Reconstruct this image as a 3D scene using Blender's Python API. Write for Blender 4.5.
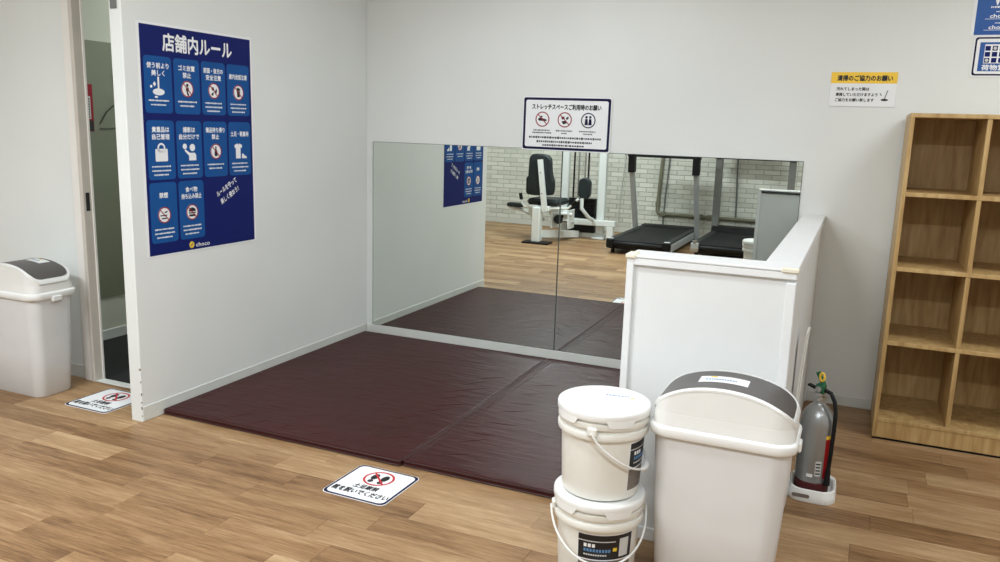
import bpy, math, random
from mathutils import Vector, Matrix

# ------------------------------------------------------------------ clear
for o in list(bpy.data.objects):
    bpy.data.objects.remove(o, do_unlink=True)
scene = bpy.context.scene
col = scene.collection
PI = math.pi

# ------------------------------------------------------------------ camera
cam_d = bpy.data.cameras.new('camera')
cam_d.sensor_fit = 'HORIZONTAL'; cam_d.sensor_width = 36.0
cam_d.lens = 815.12 * 36.0 / 1000.0
cam_d.clip_start = 0.05; cam_d.clip_end = 60
cam = bpy.data.objects.new('camera', cam_d); col.objects.link(cam)
_r = Vector((0.91447056, 0.40347717, 0.03081821))
_u = Vector((-0.10349894, 0.15959064, 0.98174274))
_f = Vector((-0.39119249, 0.90096448, -0.1877004))
m3 = Matrix((_r, _u, -_f)).transposed()
cam.matrix_world = Matrix.Translation((3.1306, -4.8304, 1.5)) @ m3.to_4x4()
scene.camera = cam

# ------------------------------------------------------------------ world + exposure
w = bpy.data.worlds.new('world'); scene.world = w; w.use_nodes = True
w.node_tree.nodes['Background'].inputs[0].default_value = (0.9, 0.95, 1.0, 1)
w.node_tree.nodes['Background'].inputs[1].default_value = 0.05
vs = scene.view_settings
vs.view_transform = 'Standard'; vs.look = 'None'; vs.gamma = 1.0
vs.use_curve_mapping = False
vs.exposure = 0.66
# ceiling luminaires: (x, y, rotation about z, watts); all out of view, built by ceiling_light()
LIGHTS = [
    (-0.05, -4.3, 0, 54), (3.3, -4.3, 0, 30), (1.6, -1.15, 0, 7), (4.5, -1.25, 0, 15),
    (-0.8, -6.1, 0, 14), (2.6, -6.2, 0, 8), (4.9, -3.7, 0, 7), (-0.75, 0.3, PI / 2, 14),  # last one is added to brighten the small room, no lamp known there
    (1.6, -3.0, 0, 20),  # extra lamp added to lift the left wall, no fitting known here
]
CEIL = 2.75

# ------------------------------------------------------------------ colour + material helpers
def lin(c):
    c = c / 255.0
    return c / 12.92 if c <= 0.04045 else ((c + 0.055) / 1.055) ** 2.4
def rgb(r, g, b): return (lin(r), lin(g), lin(b), 1.0)

class NT:
    def __init__(s, name):
        s.m = bpy.data.materials.new(name); s.m.use_nodes = True
        s.t = s.m.node_tree; s.b = s.t.nodes['Principled BSDF']
    def n(s, kind, **kw):
        nd = s.t.nodes.new(kind)
        for k, v in kw.items(): setattr(nd, k, v)
        return nd
    def l(s, a, b): s.t.links.new(a, b)
    def ramp(s, fac, stops):
        r = s.n('ShaderNodeValToRGB')
        e = r.color_ramp.elements
        while len(e) < len(stops): e.new(0.5)
        for i, (p, c) in enumerate(stops): e[i].position = p; e[i].color = c
        s.l(fac, r.inputs[0]); return r.outputs[0]
    def bump(s, h, strength, dist=0.002):
        b = s.n('ShaderNodeBump'); b.inputs['Strength'].default_value = strength
        b.inputs['Distance'].default_value = dist
        s.l(h, b.inputs['Height']); s.l(b.outputs[0], s.b.inputs['Normal'])

def plain(name, c, rough=0.5, metal=0.0, spec=0.5, var=0.06, scale=9.0, bump=0.0, bscale=200.0, coat=0.0):
    """procedural plastic / paint / metal: base tone with faint mottling and fine relief"""
    k = NT(name)
    tc = k.n('ShaderNodeTexCoord')
    nz = k.n('ShaderNodeTexNoise'); nz.inputs['Scale'].default_value = scale; nz.inputs['Detail'].default_value = 3
    k.l(tc.outputs['Object'], nz.inputs['Vector'])
    lo = tuple(x * (1 - var) for x in c[:3]) + (1,); hi = tuple(min(1, x * (1 + var)) for x in c[:3]) + (1,)
    k.l(k.ramp(nz.outputs['Fac'], [(0.3, lo), (0.7, hi)]), k.b.inputs['Base Color'])
    k.b.inputs['Roughness'].default_value = rough; k.b.inputs['Metallic'].default_value = metal
    k.b.inputs['Specular IOR Level'].default_value = spec
    k.b.inputs['Coat Weight'].default_value = coat
    if bump:
        n2 = k.n('ShaderNodeTexNoise'); n2.inputs['Scale'].default_value = bscale
        k.l(tc.outputs['Object'], n2.inputs['Vector']); k.bump(n2.outputs['Fac'], bump)
    return k.m

def wood_floor(name, island):
    k = NT(name)
    geo = k.n('ShaderNodeNewGeometry')
    if island: rnd = geo.outputs['Random Per Island']
    else:
        oi = k.n('ShaderNodeObjectInfo'); rnd = oi.outputs['Random']
    off = k.n('ShaderNodeVectorMath', operation='SCALE'); off.inputs[0].default_value = (37.0, 11.0, 5.0)
    k.l(rnd, off.inputs['Scale'])
    add = k.n('ShaderNodeVectorMath', operation='ADD'); k.l(geo.outputs['Position'], add.inputs[0]); k.l(off.outputs[0], add.inputs[1])
    mp = k.n('ShaderNodeMapping'); mp.inputs['Scale'].default_value = (2.2, 34.0, 1.0); k.l(add.outputs[0], mp.inputs['Vector'])
    g1 = k.n('ShaderNodeTexNoise'); g1.inputs['Scale'].default_value = 1.6; g1.inputs['Detail'].default_value = 8; g1.inputs['Roughness'].default_value = 0.62; g1.inputs['Distortion'].default_value = 0.5
    k.l(mp.outputs[0], g1.inputs['Vector'])
    mp2 = k.n('ShaderNodeMapping'); mp2.inputs['Scale'].default_value = (1.3, 6.0, 1.0); k.l(add.outputs[0], mp2.inputs['Vector'])
    g2 = k.n('ShaderNodeTexNoise'); g2.inputs['Scale'].default_value = 2.2; g2.inputs['Detail'].default_value = 4
    k.l(mp2.outputs[0], g2.inputs['Vector'])
    mix = k.n('ShaderNodeMix', data_type='FLOAT'); mix.inputs[0].default_value = 0.42
    k.l(g1.outputs['Fac'], mix.inputs[2]); k.l(g2.outputs['Fac'], mix.inputs[3])
    mp3 = k.n('ShaderNodeMapping'); mp3.inputs['Scale'].default_value = (9.0, 150.0, 1.0); k.l(add.outputs[0], mp3.inputs['Vector'])
    g3 = k.n('ShaderNodeTexNoise'); g3.inputs['Scale'].default_value = 1.5; g3.inputs['Detail'].default_value = 5; g3.inputs['Roughness'].default_value = 0.7
    k.l(mp3.outputs[0], g3.inputs['Vector'])
    mix3 = k.n('ShaderNodeMix', data_type='FLOAT'); mix3.inputs[0].default_value = 0.36
    k.l(mix.outputs[0], mix3.inputs[2]); k.l(g3.outputs['Fac'], mix3.inputs[3])
    mix = mix3
    r2 = k.n('ShaderNodeMapRange'); r2.inputs[3].default_value = -0.085; r2.inputs[4].default_value = 0.085
    k.l(rnd, r2.inputs[0])
    sm = k.n('ShaderNodeMath', operation='ADD'); k.l(mix.outputs[0], sm.inputs[0]); k.l(r2.outputs[0], sm.inputs[1])
    cr = k.ramp(sm.outputs[0], [(0.34, rgb(104, 74, 46)), (0.45, rgb(142, 108, 73)), (0.55, rgb(164, 131, 94)), (0.68, rgb(192, 162, 124))])
    k.l(cr, k.b.inputs['Base Color'])
    k.b.inputs['Roughness'].default_value = 0.42
    k.b.inputs['Specular IOR Level'].default_value = 0.35
    k.bump(g1.outputs['Fac'], 0.12, 0.002)
    return k.m

def wood_cab():
    k = NT('pale_oak')
    tc = k.n('ShaderNodeTexCoord'); oi = k.n('ShaderNodeObjectInfo')
    off = k.n('ShaderNodeVectorMath', operation='SCALE'); off.inputs[0].default_value = (9.0, 7.0, 5.0); k.l(oi.outputs['Random'], off.inputs['Scale'])
    add = k.n('ShaderNodeVectorMath', operation='ADD'); k.l(tc.outputs['Object'], add.inputs[0]); k.l(off.outputs[0], add.inputs[1])
    mp = k.n('ShaderNodeMapping'); mp.inputs['Scale'].default_value = (14, 14, 1.6); k.l(add.outputs[0], mp.inputs['Vector'])
    nz = k.n('ShaderNodeTexNoise'); nz.inputs['Scale'].default_value = 2.4; nz.inputs['Detail'].default_value = 6; nz.inputs['Distortion'].default_value = 0.4
    k.l(mp.outputs[0], nz.inputs['Vector'])
    k.l(k.ramp(nz.outputs['Fac'], [(0.3, rgb(166, 130, 80)), (0.5, rgb(188, 155, 102)), (0.72, rgb(204, 174, 122))]), k.b.inputs['Base Color'])
    k.b.inputs['Roughness'].default_value = 0.45
    k.bump(nz.outputs['Fac'], 0.06)
    return k.m

def vinyl():
    k = NT('maroon_vinyl')
    tc = k.n('ShaderNodeTexCoord')
    nz = k.n('ShaderNodeTexNoise'); nz.inputs['Scale'].default_value = 2.0; nz.inputs['Detail'].default_value = 3
    k.l(tc.outputs['Object'], nz.inputs['Vector'])
    k.l(k.ramp(nz.outputs['Fac'], [(0.3, rgb(56, 24, 23)), (0.7, rgb(64, 29, 28))]), k.b.inputs['Base Color'])
    k.b.inputs['Roughness'].default_value = 0.42
    k.b.inputs['Specular IOR Level'].default_value = 0.13
    # long creases that fan out of the seam and the front edge, plus a fine leather grain
    mp = k.n('ShaderNodeMapping'); mp.inputs['Rotation'].default_value = (0, 0, -0.75); mp.inputs['Scale'].default_value = (2.0, 9.0, 1.0)
    k.l(tc.outputs['Object'], mp.inputs['Vector'])
    cz = k.n('ShaderNodeTexNoise'); cz.inputs['Scale'].default_value = 2.3; cz.inputs['Detail'].default_value = 3; cz.inputs['Distortion'].default_value = 0.8
    k.l(mp.outputs[0], cz.inputs['Vector'])
    fz = k.n('ShaderNodeTexNoise'); fz.inputs['Scale'].default_value = 5.0; fz.inputs['Detail'].default_value = 2
    k.l(tc.outputs['Object'], fz.inputs['Vector'])
    mul = k.n('ShaderNodeMath', operation='MULTIPLY'); k.l(cz.outputs['Fac'], mul.inputs[0]); k.l(fz.outputs['Fac'], mul.inputs[1])
    k.bump(mul.outputs[0], 0.85, 0.014)
    return k.m

def wallpaper(name, c):
    k = NT(name)
    tc = k.n('ShaderNodeTexCoord')
    n1 = k.n('ShaderNodeTexNoise'); n1.inputs['Scale'].default_value = 1.3; n1.inputs['Detail'].default_value = 2
    k.l(tc.outputs['Object'], n1.inputs['Vector'])
    lo = tuple(x * 0.97 for x in c[:3]) + (1,); hi = tuple(min(1, x * 1.03) for x in c[:3]) + (1,)
    k.l(k.ramp(n1.outputs['Fac'], [(0.3, lo), (0.7, hi)]), k.b.inputs['Base Color'])
    k.b.inputs['Roughness'].default_value = 0.7; k.b.inputs['Specular IOR Level'].default_value = 0.25
    n2 = k.n('ShaderNodeTexNoise'); n2.inputs['Scale'].default_value = 160; n2.inputs['Detail'].default_value = 2
    k.l(tc.outputs['Object'], n2.inputs['Vector']); k.bump(n2.outputs['Fac'], 0.12, 0.001)
    return k.m

def brick_mat(name, island):
    k = NT(name)
    geo = k.n('ShaderNodeNewGeometry')
    if island: rnd = geo.outputs['Random Per Island']
    else:
        oi = k.n('ShaderNodeObjectInfo'); rnd = oi.outputs['Random']
    nz = k.n('ShaderNodeTexNoise'); nz.inputs['Scale'].default_value = 30; nz.inputs['Detail'].default_value = 4
    k.l(geo.outputs['Position'], nz.inputs['Vector'])
    mx = k.n('ShaderNodeMix', data_type='FLOAT'); mx.inputs[0].default_value = 0.4; k.l(rnd, mx.inputs[2]); k.l(nz.outputs['Fac'], mx.inputs[3])
    k.l(k.ramp(mx.outputs[0], [(0.15, rgb(205, 206, 196)), (0.85, rgb(232, 233, 224))]), k.b.inputs['Base Color'])
    k.b.inputs['Roughness'].default_value = 0.7
    k.bump(nz.outputs['Fac'], 0.3, 0.003)
    return k.m

M = dict(
    wall=wallpaper('white_wallpaper', rgb(230, 232, 229)),
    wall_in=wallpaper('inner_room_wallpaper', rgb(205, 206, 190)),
    ceil=wallpaper('ceiling_paint', rgb(232, 232, 228)),
    base=plain('white_skirting', rgb(216, 218, 212), 0.45, var=0.03),
    mortar=plain('mortar', rgb(184, 185, 176), 0.8, var=0.05, scale=40),
    trim=plain('door_trim', rgb(206, 198, 188), 0.45, var=0.03),
    trimw=plain('door_trim_white', rgb(236, 232, 226), 0.4, var=0.02),
    slab=plain('underfloor', rgb(70, 52, 34), 0.8),
    dark_floor=plain('black_carpet', rgb(20, 20, 20), 0.9, var=0.3, scale=80, bump=0.3),
    panel_in=plain('grey_green_panel', rgb(128, 132, 112), 0.28, var=0.04, scale=2),
    plast=plain('white_plastic', rgb(226, 224, 219), 0.38, var=0.02, spec=0.45),
    plast_lid=plain('bright_white_plastic', rgb(238, 238, 235), 0.32, var=0.015, spec=0.5),
    plast_bin=plain('warm_white_plastic', rgb(219, 218, 217), 0.42, var=0.02, bump=0.05, bscale=400),
    pail=plain('cream_plastic', rgb(233, 231, 223), 0.35, var=0.025),
    flap=plain('charcoal_plastic', rgb(84, 80, 78), 0.42, var=0.04, bump=0.15, bscale=500),
    paper=plain('white_print', rgb(240, 241, 242), 0.4, var=0.01),
    navy=plain('navy_print', rgb(17, 29, 98), 0.5, var=0.03, spec=0.15),
    navy_dark=plain('dark_navy_print', rgb(14, 14, 58), 0.5, var=0.03, spec=0.2),
    card=plain('blue_print', rgb(24, 82, 148), 0.5, var=0.04, spec=0.15),
    signblue=plain('sign_blue_print', rgb(26, 84, 160), 0.42, var=0.03),
    black=plain('black_print', rgb(18, 18, 22), 0.45, var=0.1),
    grey_print=plain('grey_print', rgb(204, 204, 202), 0.5, var=0.03),
    ban=plain('dark_red_print', rgb(150, 34, 48), 0.5, var=0.05, spec=0.2),
    red=plain('red_print', rgb(196, 30, 44), 0.4, var=0.04),
    yellow=plain('yellow_print', rgb(250, 205, 62), 0.42, var=0.02),
    gold=plain('gold_print', rgb(240, 205, 60), 0.42, var=0.02),
    panel=plain('partition_panel', rgb(226, 227, 226), 0.45, var=0.012, bump=0.05, bscale=300),
    alu=plain('white_partition_frame', rgb(232, 233, 233), 0.35, var=0.015),
    cream=plain('cream_cap', rgb(236, 229, 208), 0.45, var=0.03),
    oak=wood_cab(),
    vinyl=vinyl(),
    seam=plain('dark_maroon_vinyl', rgb(60, 34, 32), 0.4, var=0.06),
    silver=plain('silver_paint', rgb(158, 160, 160), 0.32, metal=0.65, var=0.05),
    steel=plain('brushed_steel', rgb(190, 190, 190), 0.28, metal=0.95, var=0.05),
    rubber=plain('black_rubber', rgb(18, 18, 20), 0.5, spec=0.25, var=0.15),
    belt=plain('running_belt', rgb(20, 21, 23), 0.6, spec=0.2, var=0.15, scale=30, bump=0.2),
    tmdark=plain('charcoal_rail', rgb(40, 42, 42), 0.55, spec=0.25, var=0.06),
    tmgrey=plain('treadmill_grey', rgb(168, 172, 174), 0.4, metal=0.2, var=0.04),
    tmmid=plain('treadmill_mid_grey', rgb(112, 113, 110), 0.45, var=0.05),
    gym=plain('gym_white_paint', rgb(224, 228, 226), 0.4, var=0.02),
    gympad=plain('gym_pad_vinyl', rgb(34, 41, 43), 0.5, spec=0.3, var=0.06, bump=0.1),
    green=plain('green_paint', rgb(20, 92, 58), 0.4, var=0.1),
    ext_red=plain('extinguisher_red', rgb(168, 26, 30), 0.4, var=0.06),
    dkred=plain('dark_red_paint', rgb(86, 22, 24), 0.45, var=0.08),
    dirty=plain('scuff_mark', rgb(128, 116, 100), 0.7, var=0.3, scale=50),
    pipe=plain('grey_pipe', rgb(122, 120, 100), 0.5, var=0.08),
    twig=plain('grey_wire', rgb(74, 80, 68), 0.5, var=0.1),
    taupe=plain('taupe_print', rgb(120, 112, 104), 0.5, var=0.1, scale=40),
    bluegrey=plain('sky_blue_print', rgb(88, 138, 186), 0.45, var=0.05),
    mirror_edge=plain('mirror_edge', rgb(84, 90, 84), 0.3, var=0.05),
)
def mirror_mat():
    k = NT('mirror_glass')
    tc = k.n('ShaderNodeTexCoord'); nz = k.n('ShaderNodeTexNoise'); nz.inputs['Scale'].default_value = 2.0
    k.l(tc.outputs['Object'], nz.inputs['Vector'])
    k.l(k.ramp(nz.outputs['Fac'], [(0.3, (0.80, 0.85, 0.80, 1)), (0.7, (0.81, 0.86, 0.81, 1))]), k.b.inputs['Base Color'])
    k.b.inputs['Metallic'].default_value = 1.0; k.b.inputs['Roughness'].default_value = 0.0
    return k.m
M['mirror'] = mirror_mat()
def emit_mat():
    k = NT('lamp_diffuser')
    k.b.inputs['Base Color'].default_value = (0.9, 0.9, 0.9, 1)
    k.b.inputs['Emission Color'].default_value = (1.0, 0.97, 0.92, 1)
    k.b.inputs['Emission Strength'].default_value = 3.0
    return k.m
M['lamp'] = emit_mat()
M['floor'] = wood_floor('wood_plank', False); M['floor_i'] = wood_floor('wood_plank_field', True)
M['brick'] = brick_mat('white_brick', False); M['brick_i'] = brick_mat('white_brick_field', True)

# ------------------------------------------------------------------ mesh helpers
class G:
    """collects geometry, builds ONE mesh object"""
    def __init__(s): s.v = []; s.f = []
    def add(s, vs, fs, mat=None):
        b = len(s.v)
        s.v += [tuple(mat @ Vector(p)) if mat is not None else tuple(p) for p in vs]
        s.f += [tuple(i + b for i in f) for f in fs]; return s
    def box(s, x0, x1, y0, y1, z0, z1, bev=0.0, mat=None):
        if bev <= 0:
            vs = [(x, y, z) for x in (x0, x1) for y in (y0, y1) for z in (z0, z1)]
            return s.add(vs, [(0, 1, 3, 2), (4, 6, 7, 5), (0, 4, 5, 1), (2, 3, 7, 6), (0, 2, 6, 4), (1, 5, 7, 3)], mat)
        b = min(bev, (x1 - x0) / 2.01, (y1 - y0) / 2.01, (z1 - z0) / 2.01)
        # chamfered box: 24 verts
        cx, cy, cz = (x0 + x1) / 2, (y0 + y1) / 2, (z0 + z1) / 2
        hx, hy, hz = (x1 - x0) / 2, (y1 - y0) / 2, (z1 - z0) / 2
        vs = []; ix = {}
        for sx in (-1, 1):
            for sy in (-1, 1):
                for sz in (-1, 1):
                    for a in range(3):
                        d = [hx - b, hy - b, hz - b]; d[a] = (hx, hy, hz)[a]
                        ix[(sx, sy, sz, a)] = len(vs); vs.append((cx + sx * d[0], cy + sy * d[1], cz + sz * d[2]))
        fs = []
        for a in range(3):
            o = [i for i in range(3) if i != a]
            for sg in (-1, 1):
                q = []
                for (p, r) in ((-1, -1), (1, -1), (1, 1), (-1, 1)):
                    k = [0, 0, 0]; k[a] = sg; k[o[0]] = p; k[o[1]] = r
                    q.append(ix[(k[0], k[1], k[2], a)])
                flip = (sg > 0) ^ (a == 1)
                fs.append(tuple(q if flip else q[::-1]))
        for a in range(3):        # edges parallel to axis a
            o = [i for i in range(3) if i != a]
            for p in (-1, 1):
                for r in (-1, 1):
                    def K(sa, ax):
                        k = [0, 0, 0]; k[a] = sa; k[o[0]] = p; k[o[1]] = r
                        return ix[(k[0], k[1], k[2], ax)]
                    fs.append((K(-1, o[0]), K(1, o[0]), K(1, o[1]), K(-1, o[1])))
        for sx in (-1, 1):
            for sy in (-1, 1):
                for sz in (-1, 1):
                    fs.append(tuple(ix[(sx, sy, sz, a)] for a in range(3)))
        return s.add(vs, fs, mat)
    def prism(s, pts, d0, d1, mat=None):
        """polygon pts (u,v) extruded along w from d0 to d1"""
        n = len(pts)
        vs = [(p[0], p[1], d0) for p in pts] + [(p[0], p[1], d1) for p in pts]
        fs = [tuple(range(n))[::-1], tuple(range(n, 2 * n))] + [(i, (i + 1) % n, n + (i + 1) % n, n + i) for i in range(n)]
        return s.add(vs, fs, mat)
    def loft(s, rings, cap0=True, cap1=True, mat=None, closed=True):
        n = len(rings[0]); vs = [p for r in rings for p in r]; fs = []
        for k in range(len(rings) - 1):
            for i in range(n if closed else n - 1):
                j = (i + 1) % n
                fs.append((k * n + i, k * n + j, (k + 1) * n + j, (k + 1) * n + i))
        if cap0: fs.append(tuple(range(n))[::-1])
        if cap1: fs.append(tuple(range((len(rings) - 1) * n, len(rings) * n)))
        return s.add(vs, fs, mat)
    def lathe(s, prof, n=32, mat=None, cap0=True, cap1=True):
        return s.loft([[(r * math.cos(2 * PI * i / n), r * math.sin(2 * PI * i / n), z) for i in range(n)] for r, z in prof], cap0, cap1, mat)
    def tube(s, pts, r, n=8, mat=None, closed=False):
        P = [Vector(p) for p in pts]; rings = []
        rr = r if isinstance(r, (list, tuple)) else [r] * len(P)
        up = None
        for i, p in enumerate(P):
            t = (P[min(i + 1, len(P) - 1)] - P[max(i - 1, 0)]).normalized()
            if up is None: up = t.orthogonal().normalized()
            up = (up - t * up.dot(t)).normalized(); sd = t.cross(up)
            rings.append([tuple(p + (up * math.cos(2 * PI * k / n) + sd * math.sin(2 * PI * k / n)) * rr[i]) for k in range(n)])
        return s.loft(rings, True, True, mat)
    def bar(s, a, b, w, h, mat=None):
        """rectangular bar between two points; w across, h 'up'"""
        a = Vector(a); b = Vector(b); t = (b - a).normalized()
        up = Vector((0, 0, 1)) if abs(t.z) < 0.95 else Vector((0, 1, 0))
        sd = t.cross(up).normalized(); up = sd.cross(t)
        R = [[tuple(p + sd * (sx * w / 2) + up * (sy * h / 2)) for sx, sy in ((-1, -1), (1, -1), (1, 1), (-1, 1))] for p in (a, b)]
        return s.loft(R, mat=mat)
    def build(s, name, m, parent=None, smooth=None):
        me = bpy.data.meshes.new(name); me.from_pydata(s.v, [], s.f); me.validate()
        import bmesh
        bm = bmesh.new(); bm.from_mesh(me); bmesh.ops.recalc_face_normals(bm, faces=bm.faces); bm.to_mesh(me); bm.free()
        me.materials.append(M[m] if isinstance(m, str) else m)
        if smooth is not None:
            me.shade_smooth(); me.set_sharp_from_angle(angle=math.radians(smooth))
        return link(name, me, parent)
def link(name, me, parent=None):
    o = bpy.data.objects.new(name, me); col.objects.link(o)
    if parent is not None: o.parent = parent
    return o
def empty(name, loc=(0, 0, 0), rz=0):
    o = bpy.data.objects.new(name, None); o.empty_display_size = 0.1; col.objects.link(o)
    o.location = loc; o.rotation_euler = (0, 0, rz); return o
def tag(o, label, cat, group=None):
    o['label'] = label; o['category'] = cat
    if group: o['group'] = group
    return o
def struct(o, label=None, cat=None):
    o['kind'] = 'structure'
    if label: o['label'] = label; o['category'] = cat
    return o
def copy_tree(o, parent=None):
    c = o.copy(); col.objects.link(c); c.parent = parent
    for ch in o.children: copy_tree(ch, c)
    return c
def rrect(w, h, r, n=6, cx=0, cy=0):
    r = min(r, w / 2, h / 2); out = []
    for (sx, sy, a0) in ((1, 1, 0), (-1, 1, PI / 2), (-1, -1, PI), (1, -1, 1.5 * PI)):
        for i in range(n + 1):
            a = a0 + PI / 2 * i / n
            out.append((cx + sx * (w / 2 - r) + r * math.cos(a), cy + sy * (h / 2 - r) + r * math.sin(a)))
    return out
def circ(r, cx=0, cy=0, n=32, ry=None):
    return [(cx + r * math.cos(2 * PI * i / n), cy + (ry or r) * math.sin(2 * PI * i / n)) for i in range(n)]
def ring_flat(g, r0, r1, cx, cy, d0, d1, n=36):
    vs = []; fs = []
    for i in range(n):
        c, sn = math.cos(2 * PI * i / n), math.sin(2 * PI * i / n)
        vs += [(cx + r0 * c, cy + r0 * sn, d0), (cx + r1 * c, cy + r1 * sn, d0), (cx + r0 * c, cy + r0 * sn, d1), (cx + r1 * c, cy + r1 * sn, d1)]
    for i in range(n):
        a = 4 * i; b = 4 * ((i + 1) % n)
        fs += [(a + 2, a + 3, b + 3, b + 2), (a, b, b + 1, a + 1), (a + 1, b + 1, b + 3, a + 3), (a, a + 2, b + 2, b)]
    g.add(vs, fs)
def seg(g, x0, y0, x1, y1, w, d0, d1):
    dx, dy = x1 - x0, y1 - y0; L = math.hypot(dx, dy); nx, ny = -dy / L * w / 2, dx / L * w / 2
    g.prism([(x0 - nx, y0 - ny), (x1 - nx, y1 - ny), (x1 + nx, y1 + ny), (x0 + nx, y0 + ny)], d0, d1)

def lettering(txt, w, h, cx, cy, d, mat, parent, rot=0.0, bold=0.02, name='lettering', left=None):
    """flat print: text fitted into a w x h box centred at (cx, cy) on plane w=d of the parent"""
    cu = bpy.data.curves.new('txt', 'FONT'); cu.body = txt; cu.size = 1.0
    cu.resolution_u = 2
    to = bpy.data.objects.new('txt', cu); col.objects.link(to)
    dg = bpy.context.evaluated_depsgraph_get()
    me = bpy.data.meshes.new_from_object(to.evaluated_get(dg))
    bpy.data.objects.remove(to, do_unlink=True)
    V = [(v.co.x, v.co.y) for v in me.vertices]; F = [tuple(p.vertices) for p in me.polygons]
    bpy.data.meshes.remove(me)
    xs = [v[0] for v in V]; ys = [v[1] for v in V]
    sx = w / (max(xs) - min(xs)); sy = h / (max(ys) - min(ys))
    mx, my = (max(xs) + min(xs)) / 2, (max(ys) + min(ys)) / 2
    c, s_ = math.cos(rot), math.sin(rot)
    g = G()
    for k, (ox, oy) in enumerate(((0, 0), (bold, 0), (-bold, 0), (0, bold), (0, -bold))):     # heavier strokes
        g.add([(cx + ((x - mx + ox) * sx) * c - ((y - my + oy) * sy) * s_, cy + ((x - mx + ox) * sx) * s_ + ((y - my + oy) * sy) * c, d + k * 0.00002) for x, y in V], F)
    me = bpy.data.meshes.new(name); me.from_pydata(g.v, [], g.f); me.materials.append(M[mat])
    return link(name, me, parent)
RP = random.Random(5)
def fine_print(lines, h, d, mat, parent, name='fine_print'):
    """illegible small print: rows of tiny strokes. lines = [(x0, x1, y)]"""
    g = G()
    for x0, x1, y in lines:
        x = x0
        while x < x1:
            l = h * RP.uniform(0.5, 1.0)
            if x + l > x1: break
            k = RP.uniform(0.6, 1.0)
            g.add([(x, y - h * k / 2, d), (x + l, y - h * k / 2, d), (x + l, y + h * k / 2, d), (x, y + h * k / 2, d)], [(0, 1, 2, 3)])
            x += l + h * 0.28
    return g.build(name, mat, parent)
def on_left_wall(name, y, z):      # u=+y v=+z normal=+x
    o = empty(name); o.matrix_world = Matrix(((0, 0, 1, 0.0), (1, 0, 0, y), (0, 1, 0, z), (0, 0, 0, 1))); return o
def on_back_wall(name, x, z, yoff=0.0):      # u=+x v=+z normal=-y
    o = empty(name); o.matrix_world = Matrix(((1, 0, 0, x), (0, 0, -1, yoff), (0, 1, 0, z), (0, 0, 0, 1))); return o

# ------------------------------------------------------------------ main dimensions
L, T = 2.0126, 0.0752                 # left partition wall: length, thickness
HB = 0.078                            # skirting height
XM0, XMS, XM1, ZMT = 0.0556, 1.430, 2.8357, 1.3557
YA, XA, XBI, XBO, HA = -2.036, 2.404, 2.8618, 2.9756, 1.066
YB = -6.90                            # brick wall
YD = -1.66                            # wall with the doorway
XL, XR = -2.6, 6.2

# ------------------------------------------------------------------ floor
floor = G().box(XL - .1, XR + .1, YB - .1, 0.1, -0.06, -0.006).build('floor', 'slab')
struct(floor, 'wood-look plank floor of the gym', 'floor')
PW = 0.1465; Y0 = -2.728
LENS = (0.46, 0.61, 0.76, 0.91)
plank_mesh = {}
def plank_geo(g, x0, y0, Ln):
    b = 0.0012; x1, y1 = x0 + Ln - 0.0006, y0 + PW - 0.0006
    vs = [(x0, y0, -0.006), (x1, y0, -0.006), (x1, y1, -0.006), (x0, y1, -0.006),
          (x0, y0, -0.0010), (x1, y0, -0.0010), (x1, y1, -0.0010), (x0, y1, -0.0010),
          (x0 + b, y0 + b, 0), (x1 - b, y0 + b, 0), (x1 - b, y1 - b, 0), (x0 + b, y1 - b, 0)]
    fs = [(8, 9, 10, 11)]
    for i in range(4):
        j = (i + 1) % 4
        fs += [(i, j, j + 4, i + 4), (i + 4, j + 4, j + 8, i + 8)]
    g.add(vs, fs)
for ln in LENS:
    g = G(); plank_geo(g, 0, 0, ln)
    me = bpy.data.meshes.new('plank'); me.from_pydata(g.v, [], g.f); me.materials.append(M['floor']); plank_mesh[ln] = me
rf = random.Random(21)
planks = []
row = math.ceil((YB - Y0) / PW) - 1
while Y0 + row * PW < 0:
    y = Y0 + row * PW
    x = XL - rf.random() * 0.6
    while x < XR:
        ln = rf.choice(LENS); planks.append((x, y, ln)); x += ln
    row += 1
camp = Vector((3.1306, -4.8304, 1.5))
def in_view(p):
    d = Vector(p) - camp; z = d.dot(_f)
    if z < 0.2: return None
    return (500 + 815.12 * d.dot(_r) / z, 281 - 815.12 * d.dot(_u) / z, z)
scored = []
for (x, y, ln) in planks:
    sc = 0
    for fx in (0.1, 0.5, 0.9):
        v = in_view((x + ln * fx, y + PW / 2, 0))
        if v and -20 < v[0] < 1020 and 330 < v[1] < 590 and not (0.05 < x + ln * fx < 2.8 and y > -1.8): sc = max(sc, 1 / v[2])
    scored.append((sc, x, y, ln))
scored.sort(reverse=True)
field = G()
for i, (sc, x, y, ln) in enumerate(scored):
    if i < 290 and sc > 0:
        o = bpy.data.objects.new('plank', plank_mesh[ln]); o.location = (x, y, 0); o.parent = floor; col.objects.link(o)
    else: plank_geo(field, x, y, ln)
fo = field.build('plank_field', 'floor_i', floor); fo['kind'] = 'stuff'

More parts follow.
